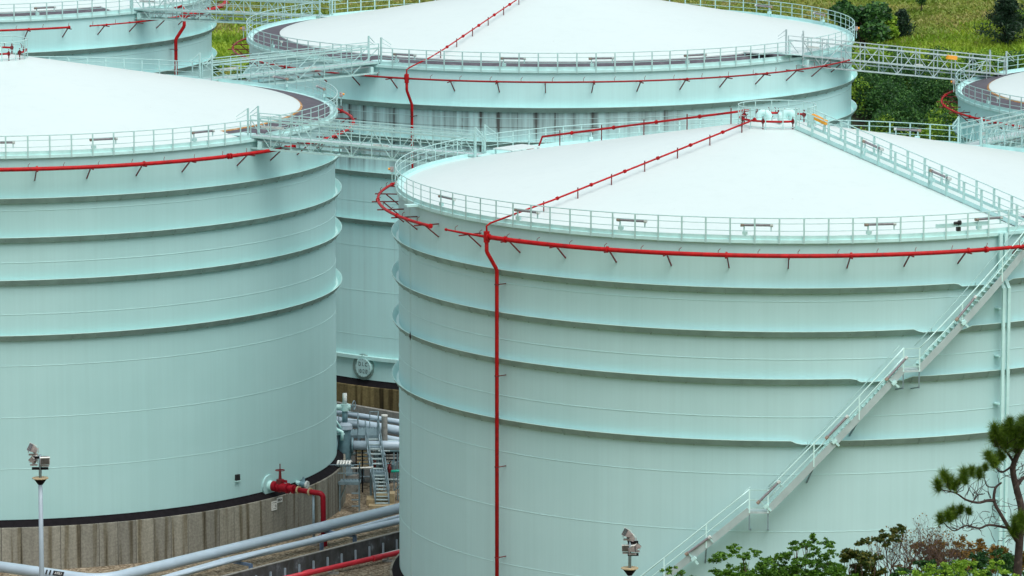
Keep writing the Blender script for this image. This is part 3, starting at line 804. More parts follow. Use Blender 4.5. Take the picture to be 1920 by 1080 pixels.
rim_lamp('A', 1700, 'tube light on the far railing of the nearest roof, in front of the bushes', False)
rim_lamp('B', 2, 'tube light on the front left tank railing at the left picture edge')
rim_lamp('B', 195, 'tube light midway along the front left tank railing')
rim_lamp('B', 380, 'tube light on the front left tank railing beside the dark deck wedge')
rim_lamp('B', 525, 'tube light on the far railing of the front left tank, near the bridge', False)
rim_lamp('B', 600, 'tube light on the far right bend of the front left tank railing', False)
rim_lamp('C', 760, 'tube light on the back middle tank railing beside the red roof pipe')
rim_lamp('C', 963, 'tube light at the front of the back middle tank railing, left one')
rim_lamp('C', 1128, 'tube light at the front of the back middle tank railing, right one')
rim_lamp('C', 1305, 'tube light on the back middle tank railing before the deck opening')
rim_lamp('C', 1430, 'tube light on the far railing of the back middle tank, against the meadow', False)
rim_lamp('C', 1535, 'tube light on the far right bend of the back middle tank railing', False)
rim_lamp('C', 520, 'tube light above the dark deck at the left end of the back middle tank')
rim_lamp('D', 85, 'tube light on the top left tank railing')
rim_lamp('E', 1862, 'tube light above the dark deck of the tank at the right edge')
for px, py, lb in ((1812,577,'topmost tube light along the long stairway'), (1682,690,'tube light on the long stairway just below its upper landing'),
                   (1570,800,'tube light on the long stairway midway between the landings'), (1442,922,'tube light just above the lower landing of the stairway'),
                   (1310,1022,'lowest tube light along the stairway, near the shrubs')):
    a, z = on_cyl(px, py, TA, ro+.05); p = Vector((TA[0], TA[1], 0)) + pol(ro+.05, a, z)
    lamp(p, a, lb, tilt=rad(46 if px > 1350 else 38), group='tube lights on the stairway')
for r_, lb in ((8.4, 'tube light on the roof walkway railing, upper one'), (13.7, 'tube light on the roof walkway railing, lower one')):
    p = Vector(TA) + W_(r_, -1, .95)
    lamp(p, wk-PI/2, lb, tilt=-math.atan(SLOPE), group='tube lights on the roof walkway')
# yellow box lamp at the crown
t = empty('yellow_warning_lamp', Vector(TA)+W_(3.0,1,.75), wk-PI/2); tag(t, 'orange yellow lamp box beside the vents on the nearest roof', 'lamp')
MB().box((0,0,0),(.18,1.15,.24)).build('housing', M['yellow'], t); MB().box((0,-.45,-.35),(.06,.08,.5)).build('bracket', M['rail'], t); MB().box((0,.45,-.35),(.06,.08,.5)).build('bracket', M['rail'], t)
t.rotation_euler = (-math.atan(SLOPE)*1.2, 0, wk-PI/2)
# siren box on A rail
a = th_of(1797, TA, R, True, 23.4); t = empty('siren', Vector(TA)+pol(R+.0,a,H+.55), a); tag(t, 'black siren on a box plate behind the nearest railing, left of the stairs', 'siren')
MB().box((0,0,-.06),(.16,.2,.2)).build('box', M['black'], t); MB().tube([(0,-.24,.24),(0,.0,.25)],.07,10).tube([(0,.0,.25),(0,.12,.25)],.12,10).build('horn', M['black'], t)
MB().box((-.12,.3,.12),(.04,3.0,.20)).build('mounting_board', M['trim'], t)
# small gas detector boxes hanging outside the rails
def box_det(key, a, z, label):
    t = empty('alarm_box', Vector(TANKS[key])+pol(R+.36,a,z), a); tag(t, label, 'alarm box', 'small alarm boxes outside the railings')
    MB().box((0,0,0),(.18,.22,.26)).build('box', M['lampgrey'], t); MB().tube([(.1,0,.02),(.2,0,.02)],.065,8).build('beacon', M['yellow'], t)
    MB().bar((-.4,0,-.1),(0,0,-.1),.04,.04).box((0,0,-.4),(.05,.05,.5)).build('bracket', M['rail'], t)
box_det('A', rad(178), H+.95, 'small alarm box outside the left bend of the nearest railing')
box_det('B', rad(2), H+1.15, 'small alarm box outside the right bend of the front left railing')
box_det('C', rad(1), H+.7, 'small alarm box outside the right bend of the back middle railing')
box_det('C', rad(182), H+.8, 'small alarm box outside the left bend of the back middle railing')
box_det('E', rad(180), H+1.0, 'small yellow alarm box outside the railing at the right')
# white slab landing on A roof back, and on C wedge
for key, a, r_, sx, lb in (('A', th_of(962, TA, R-1.2, False), R-1.5, 2.4, 'white slab platform on the back left edge of the nearest roof'),
                           ('C', th_of(1425, TC, R-1.3, True), R-1.2, 2.0, 'white slab lying on the dark deck of the back middle tank')):
    t = empty('roof_platform', Vector(TANKS[key])+pol(r_,a,H+.62), a); tag(t, lb, 'platform')
    MB().box((0,0,0),(1.4,sx,.07)).build('slab', M['roof'], t)
    for x in (-.6,.6):
        for y in (-.45,.45): MB().box((x,y*sx,-.22),(.07,.07,.42)).build('leg', M['trim'], t)
# manhole on B (black square) and round manhole on C
a, z = on_cyl(445, 895, TB, R+.05); t = empty('wall_opening', (TB[0],TB[1],0)); tag(t, 'small black square box on the lower wall of the front left tank', 'box')
p = pol(R+.05, a, z); MB().box((0,0,0),(.16,.30,.34), Matrix.Rotation(a,3,'Z')).build('box', M['black'], t, loc=p)
MB().box((0,0,-.2),(.2,.34,.05), Matrix.Rotation(a,3,'Z')).build('ledge', M['trim'], t, loc=p)

def text_obj(body, size, m, parent, loc, rot, ext=.006, name='lettering', align='CENTER', sx=1.0):
    cu = bpy.data.curves.new(name, 'FONT'); cu.body = body; cu.size = size; cu.extrude = ext; cu.align_x = align; cu.align_y = 'CENTER'
    o = bpy.data.objects.new(name, cu); COL.objects.link(o)
    dg = bpy.context.evaluated_depsgraph_get(); me = bpy.data.meshes.new_from_object(o.evaluated_get(dg)); bpy.data.objects.remove(o)
    me.materials.clear(); me.materials.append(m); me.name = name
    o = link(name, me, parent, loc); o.rotation_euler = rot; o.scale = (sx,1,1); return o
a, z = on_cyl(683, 689, TC, R+.3); p = Vector((TC[0],TC[1],0))+pol(R,a,z)
t = empty('manhole_cover', p, a); tag(t, 'round mint manhole cover lettered DLC 101210 on the back middle tank', 'manhole cover')
MB().tube([(-.05,-.28,-.03),(.06,-.28,-.03)], .84, 32).build('backing_plate', M['girder'], t, smooth=40)
MB().tube([(0,0,0),(.36,0,0)], .50, 28).build('neck', M['trim'], t, smooth=40)
MB().tube([(.36,0,0),(.44,0,0)], .60, 32).build('cover', M['wall'], t, smooth=40)
b = MB()
for i in range(16): q = 2*PI*i/16; b.tube([(.34,.55*math.cos(q),.55*math.sin(q)),(.47,.55*math.cos(q),.55*math.sin(q))], .03, 6)
o = b.build('bolt_circle', M['girder'], t); o['kind'] = 'stuff'
MB().tube([(.46,-.45,.36),(.42,-.3,.66),(.4,0,.80),(.42,.15,.72)], .03, 6).build('lifting_arm', M['trim'], t)
text_obj('D L C', .36, M['black'], t, (.445,0,.22), (PI/2,0,PI/2), sx=.8); text_obj('101210', .38, M['black'], t, (.445,0,-.24), (PI/2,0,PI/2), sx=.66)
# horizontal stiffener beam on C above the manhole
zq = on_cyl(690, 672, TC, R+.3)[1]
o = MB().ring([(R,zq+.1),(R+.28,zq+.1),(R+.28,zq-.12),(R+.22,zq-.14),(R,zq-.14)], rad(200), rad(340), n=80).build('stiffener_ring', M['trim'], None); o.parent = tank['C']; o.location = (0,0,-TC[2])

# ------------------------------------------------------------------ valves and signs at the foot of tank B
a0, z0 = on_cyl(503, 910, TB, R); p0 = Vector((TB[0],TB[1],0))+pol(R,a0,z0)
t = empty('fire_main_valve', p0); tag(t, 'bright red valve and bent pipe leaving the foot of the front left tank', 'valve')
def toward(px, py, Y): return at_y(px, py, Y)-p0
n_ = pol(1, a0); d1 = (toward(600, 925, p0.y-2.2)); d1u = d1.normalized()
MB().tube([n_*-.05, n_*.12], .62, 24).build('reinforcing_plate', M['wall_b'], t, smooth=40)
MB().tube([n_*0, n_*.35], .30, 16).build('nozzle', M['trim'], t, smooth=40)
st = n_*.35
def L(k): return st + (d1-st)*k
MB().tube([st, L(.08)], .30, 16).tube([L(.07), L(.15)], .23, 14).tube([L(.13), L(.16)], .31, 16).tube([L(.16), L(.30)], .27, 14).tube([L(.30), L(.33)], .31, 16).tube([L(.33), L(.42)], .20, 12).tube([L(.42),L(.45)],.26,14).build('valve_body', M['crimson'], t, smooth=40)
c = L(.15)
MB().tube([c, c+Vector((0,0,.45))], .22, 12).tube([c+Vector((0,0,.4)), c+Vector((0,0,1.0))], [.1,.06], 8).tube([c+Vector((0,0,1.0)), c+Vector((0,0,1.35))], .03, 6).build('bonnet', M['darkred'], t, smooth=40)
hw = MB(); hw.tube([c+Vector((.26*math.cos(q), .26*math.sin(q), .98)) for q in [i*PI/9 for i in range(18)]], .025, 6, closed=True)
for q in range(4): hw.tube([c+Vector((0,0,.98)), c+Vector((.26*math.cos(q*PI/2+.4), .26*math.sin(q*PI/2+.4), .98))], .018, 5)
hw.build('handwheel', M['darkred'], t)
b = MB()
for q in range(5):
    bb = L(.19+.024*q)+Vector((0,0,.3)); b.tube([bb, bb+Vector((0,0,.16))], .045, 6)
o = b.build('bolts', M['crimson'], t); o['kind'] = 'stuff'
pe = toward(605, 940, p0.y-2.5); pg = Vector((pe.x, pe.y, .0-p0.z))
pp = [L(.44), L(.75), L(.97)]
for k in range(1, 6):
    q = k/6*PI/2; pp.append(L(.97)+ (pe-L(.97)).normalized()*0 + Vector((math.sin(q)*.26, math.sin(q)*-.05, -(1-math.cos(q))*.30)))
pp.append(Vector((pp[-1].x+.03, pp[-1].y, -p0.z+.3)))
MB().tube(pp, .155, 14).build('pipe', M['crimson'], t, smooth=True)
e_ = pp[-1]; MB().tube([e_+Vector((0,0,.2)), e_+Vector((0,0,.32))], .31, 16).tube([e_+Vector((0,0,.2)), Vector((e_.x,e_.y,-p0.z-.1))], .2, 12).build('end_flange', M['crimson'], t, smooth=40)
for k in (.53, .78): MB().tube([L(k), L(k+.025)], .235, 14).build('pale_joint', M['wood'], t)
sp = L(.86); MB().tube([Vector((sp.x,sp.y,-p0.z-.1)), sp-Vector((0,0,.12))], .07, 8).build('support_post', M['galv'], t, smooth=True)
MB().box(Vector((sp.x,sp.y,-p0.z+.04)),(.4,.4,.08)).build('post_base', M['concg'], t)
# little grey valve
a, z = on_cyl(556, 906, TB, R); p = Vector((TB[0],TB[1],0))+pol(R,a,z); t = empty('small_valve', p, a)
tag(t, 'small blue grey valve just right of the red one at the tank foot', 'valve')
MB().tube([(-.05,0,0),(.3,0,0)], .16, 10).build('nozzle', M['wall_b'], t); MB().tube([(.28,0,0),(.62,0,-.04)], .20, 10).tube([(.45,0,0),(.45,0,.4)],[.16,.05],8).build('valve_body', M['bluevalve'], t, smooth=40)
MB().tube([(.62,0,-.04),(.72,0,-.05)], .24, 10).build('pale_flange', M['capw'], t)
# plate on the foundation
a, z = on_cyl(514, 948, TB, R+.54); t = empty('number_plate', Vector((TB[0],TB[1],0))+pol(R+.55,a,z), a); tag(t, 'white number plates fixed on the streaked concrete below the red valve', 'sign')
MB().box((0,0,0),(.03,.50,.52)).build('small_print_plate', M['white'], t); MB().box((0,.50,.25),(.03,.50,.28)).build('code_plate', M['white'], t)
text_obj('B445-4', .235, M['black'], t, (.02,.50,.25), (PI/2,0,PI/2), sx=.60)
b = MB()
for i, (y, z_, w_) in enumerate(((-.14,.18,.14),(.08,.17,.2),(-.15,.06,.1),(.08,.02,.12),(-.16,-.05,.08),(.12,-.05,.16),(-.14,-.17,.1),(.06,-.16,.22))): b.box((.018,y,z_),(.004,w_,.03))
o = b.build('small_print', M['black'], t); o['kind'] = 'stuff'

# ------------------------------------------------------------------ pipes on the ground, lower left
def line_pipe(name, pts, r, m, label, group, supports=()):
    o0 = Vector(pts[0]); t = empty(name, (o0.x, o0.y, 0)); tag(t, label, 'pipe', group)
    P_ = [Vector(p)-Vector((o0.x,o0.y,0)) for p in pts]
    MB().tube(P_, r, 20).build('pipe', m, t, smooth=True)
    return t, P_
def bend(p, c, q, k=.8, n=8):
    p, c, q = Vector(p), Vector(c), Vector(q); a = c+(p-c).normalized()*k; b = c+(q-c).normalized()*k
    return [p] + [a*(1-u)**2 + c*2*u*(1-u) + b*u*u for u in [i/n for i in range(n+1)]] + [q]
zp = 1.25
A_ = on_z(-260, 1026, zp); C_ = on_z(188, 1089, zp); B_ = on_z(1000, 892, zp)
t, _ = line_pipe('ground_pipe', bend(A_, C_, B_, 1.6), .30, M['bluepipe'], 'thick pale blue pipe bending at the lower left corner below the concrete ring', 'pale blue ground pipes')
# printed band on the pipe
dd = (C_-A_).normalized(); side = Vector((dd.y, -dd.x, 0)); side = side if side.y < 0 else -side
cpos = on_z(103, 1076, zp+.05); k = (cpos-A_).dot(dd)
def onpipe(s, ang=.55): return A_ + dd*s + (side*math.cos(ang) + Vector((0,0,1))*math.sin(ang))*.302
b = MB(); nrm = side*math.cos(.5)+Vector((0,0,1))*math.sin(.5)
loc0 = Vector((A_.x, A_.y, 0))
for s0, w_ in ((k-.42,.10),(k-.18,.10),(k+.38,.72)):
    c = onpipe(s0, .5)-loc0; b.bar(c-dd*w_/2, c+dd*w_/2, .012, .26, up=tuple(dd.cross(nrm))) 
b.build('printed_band', M['black'], t)
ctx = onpipe(k+.38, .5)-loc0 + nrm*.012
mt = Matrix((dd, nrm.cross(dd), nrm)).transposed()
text_obj('ATK1', .2, M['white'], t, ctx, mt.to_euler(), .002, 'band_lettering')
line_pipe('ground_pipe', [on_z(-60, 1183, zp), on_z(748, 968, zp), on_z(1000, 901, zp)], .10, M['bluepipe'], 'thin pale pipe squeezed between the two thicker pale blue pipes', 'pale blue ground pipes')
line_pipe('ground_pipe', [on_z(-60, 1190, zp-.05), on_z(420, 1053, zp-.05), on_z(748, 977, zp-.05), on_z(1000, 918, zp-.05)], .19, M['bluepipe'], 'medium pale blue pipe on the near side of the pipe group', 'pale blue ground pipes')
for i, (px, py, lb) in enumerate(((470,1058,'blue grey pipe support nearest the lower left corner'),(603,1012,'blue grey pipe support hidden under the middle of the pale pipes'),(665,1004,'blue grey pipe support with arm, right one'))):
    p = on_z(px, py, .95); t = empty('pipe_support', (p.x, p.y, 0)); tag(t, lb, 'pipe support', 'blue grey supports under the pale pipes')
    MB().box((0,0,.48),(.05,.22,.96)).box((-.07,0,.48),(.09,.03,.96)).box((.07,0,.48),(.09,.03,.96)).build('post', M['bluesteel'], t)
    if i != 1:
        q = (C_-B_).normalized(); pr = Vector((-q.y, q.x, 0)); pr = pr if pr.y > 0 else -pr
        MB().bar((0,0,.92), pr*2.2+Vector((0,0,.92)), .16, .14).build('cross_arm', M['bluesteel'], t)
    MB().box((0,0,.03),(.5,.5,.08)).build('footing', M['concg'], t)
# bund wall
w0 = on_z(380, 1090, 1.0); w1 = on_z(960, 943, 1.0)
t = empty('low_wall', (w0.x, w0.y, 0)); tag(t, 'low dark wet stained wall with blue grey posts in front of the pipes', 'wall')
dv = Vector((w1.x-w0.x, w1.y-w0.y, 0)); Lw = dv.length; du = dv.normalized(); nn = Vector((du.y,-du.x,0)); nn = nn if nn.y < 0 else -nn
seg = 3.0; k = 0
while k*seg < Lw:
    MB().bar(du*(k*seg+.01)+Vector((0,0,.48)), du*(min((k+1)*seg,Lw)-.01)+Vector((0,0,.48)), .14, 1.0).build('wall_panel', M['bund'], t)
    k += 1
MB().bar(Vector((0,0,1.0)), du*Lw+Vector((0,0,1.0)), .17, .045).build('coping', M['concg'], t)
x = .6
while x < Lw:
    c = du*x + nn*.14; MB().bar(c+Vector((0,0,-.05)), c+Vector((0,0,.62)), .09, .09, du).build('post', M['pole'], t); x += 1.22
kb = nn*.42
MB().bar(kb+Vector((0,0,.06)), du*Lw+kb+Vector((0,0,.06)), .10, .12).build('kerb', M['white'], t)
r0 = on_z(430, 1108, .35); r1 = on_z(748, 1036, .35); r2 = on_z(960, 988, .35)
t, _ = line_pipe('ground_pipe', [r0, r1, r2], .145, M['pinkred'], 'pinkish red pipe on low supports along the foot of the dark wall', None)
loc0 = Vector((r0.x,r0.y,0)); dr = (r1-r0).normalized()
for px, py in ((578,1074),(706,1046)):
    c = on_z(px, py, .35)-loc0; MB().tube([c-dr*.3, c+dr*.3], .18, 14).build('coupling', M['pinkred'], t, smooth=40)
for px, py in ((560,1079),(625,1064),(727,1041)):
    c = on_z(px, py, .35)-loc0; MB().box(c-Vector((0,0,.2)),(.12,.2,.3)).box(c-Vector((0,0,.33)),(.6,.5,.1)).build('pipe_foot', M['concg'], t)

# ------------------------------------------------------------------ equipment in the gap between the tanks
kA = on_z(600, 748, 1.45); kB = on_z(790, 781, 1.45)
t = empty('kerb_wall', (kA.x,kA.y,0)); tag(t, 'pale grey low wall in front of the mossy concrete, behind the metal stairs', 'wall')
MB().bar(Vector((0,0,.7)), Vector((kB.x-kA.x,kB.y-kA.y,.7)), .3, 1.5).build('wall_body', M['concg'], t)
for (y0, y1, z_, r_, lb) in ((771,792,1.6,.17,'uppermost blue pipe behind the metal stairs, under the low wall'),
                             (787,808,1.35,.28,'thickest blue pipe behind the metal stairs'), (803,828,1.05,.20,'lowest blue pipe behind the metal stairs')):
    line_pipe('rear_pipe', [on_z(560, y0-9, z_), on_z(820, y1+10, z_)], r_, M['bluepipe'], lb, 'blue pipes behind the metal stairs')
# asphalt strip between
pts = [on_z(600, 785, .02), on_z(790, 800, .02), on_z(790, 905, .02), on_z(660, 905, .02), on_z(600,870,.02)]
b = MB(); b.add([tuple(p) for p in pts], [(4,3,2,1,0)]); o = b.build('service_pavement', paint('dark_pavement', (.05,.05,.045), .9, .4, scale=2), None); tag(o, 'dark paved strip below the rear pipes', kind='structure')

# big valve
Yv = 297.0; base = at_y(647, 862, Yv); t = empty('gate_valve', (base.x, base.y, 0)); tag(t, 'tall blue grey gate valve with handwheel at the right foot of the front left tank', 'valve')
def zv(py, Y=Yv): return at_y(647, py, Y).z
zc = zv(835)
MB().tube([(0,0,zc-.95),(0,0,zc-.5),(0,0,zc+.2),(0,0,zc+.75),(0,0,zc+1.1),(0,0,zc+1.25)], [.30,.42,.40,.34,.42,.30], 16).build('valve_body', M['bluevalve'], t, smooth=50)
MB().tube([(0,0,zc+1.0),(0,0,zc+1.25),(0,0,zc+1.4)], [.46,.44,.2], 16).build('bonnet_cap', M['pole'], t, smooth=50)
MB().tube([(0,0,zc+1.3),(0,0,zc+2.15)], .17, 10).build('yoke', M['bluevalve'], t, smooth=True)
MB().tube([(0,0,zc+2.1),(0,0,zc+2.5)], .26, 12).tube([(-1.0,0,zc+2.3),(.35,0,zc+2.3)], .19, 12).build('gearbox', M['rail'], t, smooth=50)
MB().tube([(0,0,zc+2.45),(0,0,zc+3.15)], .13, 10).build('stem_cover', M['capw'], t, smooth=True)
hw = MB(); hc = Vector((.55,-.1,zc+2.45)); hw.tube([hc+Vector((0,.18*math.cos(q),.26*math.sin(q)))+Vector((.08*math.cos(q),0,0)) for q in [i*PI/8 for i in range(16)]], .035, 6, closed=True).tube([(.3,0,zc+2.3),hc], .05, 6)
hw.build('handwheel', M['galv'], t)
for sx_ in (-.45,.45): MB().tube([(sx_-.05,0,zc),(sx_+.05,0,zc)], .48, 20).build('flange', M['bluevalve'], t, smooth=40)
MB().tube([(-1.3,0,zc),(-.5,0,zc)], .34, 16).tube([(-.8,0,zc),(-.68,0,zc)], .5, 20).build('tank_nozzle', M['wall_b'], t, smooth=40)
b = MB()
for i in range(14): q = 2*PI*i/14; b.tube([(-.86,.44*math.cos(q),zc+.44*math.sin(q)),(-.62,.44*math.cos(q),zc+.44*math.sin(q))], .03, 5)
o = b.build('bolts', M['bluevalve'], t); o['kind'] = 'stuff'
t, _ = line_pipe('branch_pipe', [(base.x+.5, base.y, zc), (base.x+2.6, base.y+.1, zc-.02), (base.x+6.5, base.y+.3, zc-.05)], .28, M['bluepipe'], 'thick blue branch pipe running from the gate valve under the stairs', None)
t = empty('valve_pedestal', (base.x, base.y, 0)); tag(t, 'grey concrete block and pedestal under the tall gate valve', 'pedestal')
MB().box((.15,.1,.55),(1.3,1.0,1.1)).build('block', M['concg'], t); MB().tube([(0,0,1.1),(0,0,zc-.85)], [.5,.36], 12).build('saddle', M['galv'], t)
t = empty('insulated_actuator', (base.x-.1, base.y-.4, 0)); tag(t, 'mint pipework and struts beside the gate valve at the tank edge', 'pipework')
MB().tube([(-.5,0,zc+1.1),(-.05,-.1,zc+.9),(-.05,-.1,zc+.4)], .11, 8).tube([(-.5,0,zc+1.7),(-.1,0,zc+1.1)], .05, 6).tube([(-.6,.1,zc+.75),(.1,.1,zc+.75)], .07, 8).build('pipe', M['trim'], t, smooth=True)
# row of white capped stubs
p = at_y(646, 867, 292.2); t = empty('capped_stub_rack', (p.x,p.y,p.z)); tag(t, 'row of small white capped stubs at the tank foot below the gate valve', 'pipe stubs')
for i in range(5):
    MB().tube([(-.42+.17*i,-.25,-.12),(-.36+.17*i,.15,.06)], .065, 8).tube([(-.36+.17*i,.15,.06),(-.28+.17*i,.25,-.02)], .065, 8).build('stub', M['white'], t, smooth=True)
MB().box((0,0,-.2),(1.1,.3,.06)).build('rack', M['galv'], t)

def grating(name, c, sx, sy, z, par, m):
    b = MB(); n = int(sx/.16)
    for i in range(n+1): b.box((c[0]-sx/2+sx*i/n, c[1], z), (.09, sy, .05))
    b.box((c[0], c[1]-sy/2, z-.05), (sx, .05, .18)).box((c[0], c[1]+sy/2, z-.05), (sx, .05, .18)).box((c[0], c[1], z-.03), (sx, sy, .02))
    return b.build(name, m, par)
# metal stairs over the pipes
Y0 = 291.2; ft = on_z(717, 946, .12); Y0 = ft.y
t = empty('metal_stairs', (ft.x, ft.y, 0)); tag(t, 'blue grey metal stairs with two flights climbing over the pipes between the tanks', 'stairs')
Wd = .80
def sp_(px, py, Y): q = at_y(px, py, Y); return Vector((q.x-ft.x, q.y-ft.y, q.z))
m1 = sp_(709.5, 888, Y0+2.0); m2 = sp_(707.5, 878, Y0+2.8); m2.z = m1.z; tp = sp_(697.5, 819, Y0+4.6)
for (p, q, n) in ((Vector((0,0,.1)), m1, 9), (m2, tp, 7)):
    for s2 in (-1, 1):
        o_ = Vector((s2*Wd/2,0,0))
        MB().bar(p+o_, q+o_, .05, .22).build('stringer', M['galv'], t)
        MB().tube([p+o_+Vector((0,0,1.0)), q+o_+Vector((0,0,1.0))], .03, 6).tube([p+o_+Vector((0,0,.55)), q+o_+Vector((0,0,.55))], .022, 6).build('handrail', M['galv'], t)
        for k in range(4):
            c = p+(q-p)*k/3+o_; MB().tube([c, c+Vector((0,0,1.0))], .028, 6).build('rail_post', M['galv'], t)
    for k in range(n):
        c = p+(q-p)*(k+.5)/n; MB().box(c,(Wd-.06,.26,.045)).build('tread', M['steel'], t)
grating('landing', ((m1.x+m2.x)/2, (m1.y+m2.y)/2), Wd+.05, abs(m2.y-m1.y)+.1, m1.z+.05, t, M['galv'])
grating('top_platform', (tp.x-.25, tp.y+1.35), 1.15, 2.6, tp.z+.05, t, M['galv'])
grating('side_platform', (tp.x-1.45, tp.y+1.3), 1.25, 2.0, tp.z-.0, t, M['galv'])
for (x, y) in ((tp.x-.8,tp.y+.1),(tp.x+.3,tp.y+.1),(tp.x-.8,tp.y+2.5),(tp.x+.3,tp.y+2.5),(tp.x-2.0,tp.y+.5),(tp.x-2.0,tp.y+2.2),(m2.x-.4,m2.y+.4),(m2.x+.4,m2.y+.4)):
    zt = tp.z if y > m2.y+.5 else m1.z; MB().box((x,y,zt/2),(.12,.12,zt)).build('leg', M['galv'], t)
def guard(name, pts, par, m):
    b = MB(); P_ = [Vector(p) for p in pts]
    for z in (1.05,.55): b.tube([p+Vector((0,0,z)) for p in P_], .028, 6)
    for i in range(len(P_)-1):
        n = max(1,int(round((P_[i+1]-P_[i]).length/1.0)))
        for k in range(n+1): c = P_[i]+(P_[i+1]-P_[i])*k/n; b.tube([c,c+Vector((0,0,1.05))], .028, 6)
    return b.build(name, m, par)
guard('platform_railing', [(tp.x+.32,tp.y+.1,tp.z),(tp.x+.32,tp.y+2.6,tp.z),(tp.x-.2,tp.y+2.6,tp.z)], t, M['galv'])
guard('platform_railing', [(tp.x-.85,tp.y+.1,tp.z),(tp.x-.85,tp.y+1.0,tp.z)], t, M['galv'])
guard('platform_railing', [(tp.x-2.05,tp.y+2.3,tp.z),(tp.x-.9,tp.y+2.3,tp.z)], t, M['galv'])
for x, y, s2 in ((-.55,.5,(1.1,1.2,.5)),(.1,-.5,(1.6,.6,.22)),(-1.0,.0,(.5,.8,.2))):
    pass
MB().box((-.05,-.12,.06),(1.5,.7,.14)).box((-.45,.9,.18),(1.0,1.2,.36)).box((.15,1.0,.35),(1.1,.9,.6)).build('stair_footing', M['wood'], t)
# low side platform with rails
p = at_y(655, 902, 291.6); t = empty('low_platform', (p.x,p.y,0)); tag(t, 'small dark grated platform with rails left of the metal stairs', 'platform')
grating('deck', (0,0), 1.25, .9, p.z, t, M['galv'])
for x in (-.55,.58):
    for y in (-.4,.4): MB().box((x,y,p.z/2),(.07,.07,p.z)).build('leg', M['galv'], t)
guard('railing', [(-1.2,-.42,p.z),(.6,-.42,p.z),(.6,.4,p.z)], t, M['galv'])
for k in range(3): MB().box((.35,-.55-.0*k,.35+.38*k),(.4,.25,.04)).build('step', M['galv'], t)
MB().tube([(-.6,.45,.4),(-.1,.45,p.z)], .05, 6).build('brace', M['steel'], t)
# louvred rack behind
p = at_y(681, 856, 297); t = empty('grille_panel', (p.x,p.y,0)); tag(t, 'pale louvred panel behind the left rail of the metal stairs', 'panel')
for k in range(6): MB().box((0,0,p.z-.55+.22*k),(.95,.06,.13)).build('slat', M['wood'], t)
for x in (-.42,-.05,.42): MB().box((x,-.06,p.z*.5+.35),(.08,.06,p.z+.75)).build('frame_post', M['dark'], t)
# concrete post and pit
p = on_z(733, 873, .0); t = empty('inspection_pit', (p.x,p.y,0)); tag(t, 'round capped concrete shaft right of the metal stairs', 'shaft')
zt = at_y(733, 830, p.y).z; MB().tube([(0,0,-.1),(0,0,zt)], .33, 20).build('shaft', M['concg'], t, smooth=40); MB().tube([(0,0,zt),(0,0,zt+.1)], .41, 20).build('lid', M['steel'], t, smooth=40)
p = at_y(721, 835, 300.5); t = empty('concrete_post', (p.x,p.y,0)); tag(t, 'slim pale concrete post with a light cap beside the stair top', 'post')
zt = at_y(721, 780, 300.5).z; MB().tube([(0,0,-.1),(0,0,zt)], .185, 14).build('post', M['concg'], t, smooth=40); MB().tube([(0,0,zt),(0,0,zt+.07)], .2, 14).build('cap', M['white'], t, smooth=40)
# small pipes in the right hand corner
p = at_y(742, 900, 294.5); t = empty('hose_station', (p.x,p.y,0)); tag(t, 'dark thin pipe stand with a teal hose end at the edge of the nearest tank', 'pipe stand')
b = MB()
for x in (-.1,.12,.3): b.tube([(x,0,0),(x,0,p.z+1.7-.5*abs(x))], .035, 6)
b.tube([(-.4,-.1,.3),(.4,-.1,1.1)],.03,6).tube([(-.2,0,p.z+.9),(.5,0,p.z+1.3)],.04,6).build('pipe_frame', M['galv'], t)
q = at_y(741, 884, 294.3); MB().tube([(q.x-p.x-.25,-.2,q.z),(q.x-p.x+.5,-.2,q.z+.05)], .08, 8).build('hose', M['teal'], t, smooth=True)
b = MB()
for k in range(5): b.tube([(.15,.05,p.z-.9+.35*k),(.45,.0,p.z-.75+.35*k)], .06, 6)
b.build('fittings', M['steel'], t)
# clutter of small pipes round the stairs
t = empty('pipe_cluster', (0, 0, 0)); q0 = at_y(640, 900, 299.0); t.location = (q0.x, q0.y, 0); tag(t, 'crowded small dark pipes and valves behind and under the metal stairs', 'pipework')
rr_ = random.Random(3)
for i in range(16):
    x = rr_.uniform(.1, 3.3); z = rr_.uniform(.3, 2.2); y = rr_.uniform(-.8, 1.2); r_ = rr_.choice((.04,.06,.09,.12)); L_ = rr_.uniform(.7, 2.2)
    m_ = rr_.choice(('galv','bluevalve','bluepipe','steel','dark'))
    if i % 2: pts = [(x,y,.0),(x,y,z),(x+.12,y,z+.12),(min(x+L_*.6,3.5),y,z+.12)]
    else: pts = [(x-.4,y,z),(min(x+L_,3.5),y,z)]
    MB().tube(pts, r_, 8).build('pipe', M[m_], t, smooth=True)
for i in range(7):
    x = rr_.uniform(.2, 3.2); z = rr_.uniform(.5, 1.9); y = rr_.uniform(-1.0, .6)
    MB().tube([(x,y,z-.15),(x,y,z+.1),(x,y,z+.3)], [.12,.14,.04], 8).tube([(x-.12,y,z+.32),(x+.12,y,z+.32)], .03, 6).build('valve', M[rr_.choice(('bluevalve','galv','darkred'))], t)
for x in (.3, 1.3, 2.4, 3.3): MB().box((x,1.3,1.2),(.08,.08,2.4)).build('frame_post', M['galv'], t)
MB().bar((.2,1.3,2.3),(3.5,1.3,2.3),.08,.1).build('frame_beam', M['galv'], t)
# white cross pipe below the valve
t, _ = line_pipe('cross_pipe', [at_y(658, 878, 294), at_y(690, 877, 294), at_y(700, 876, 294)], .055, M['white'], 'thin white pipe crossing behind the low platform', None)

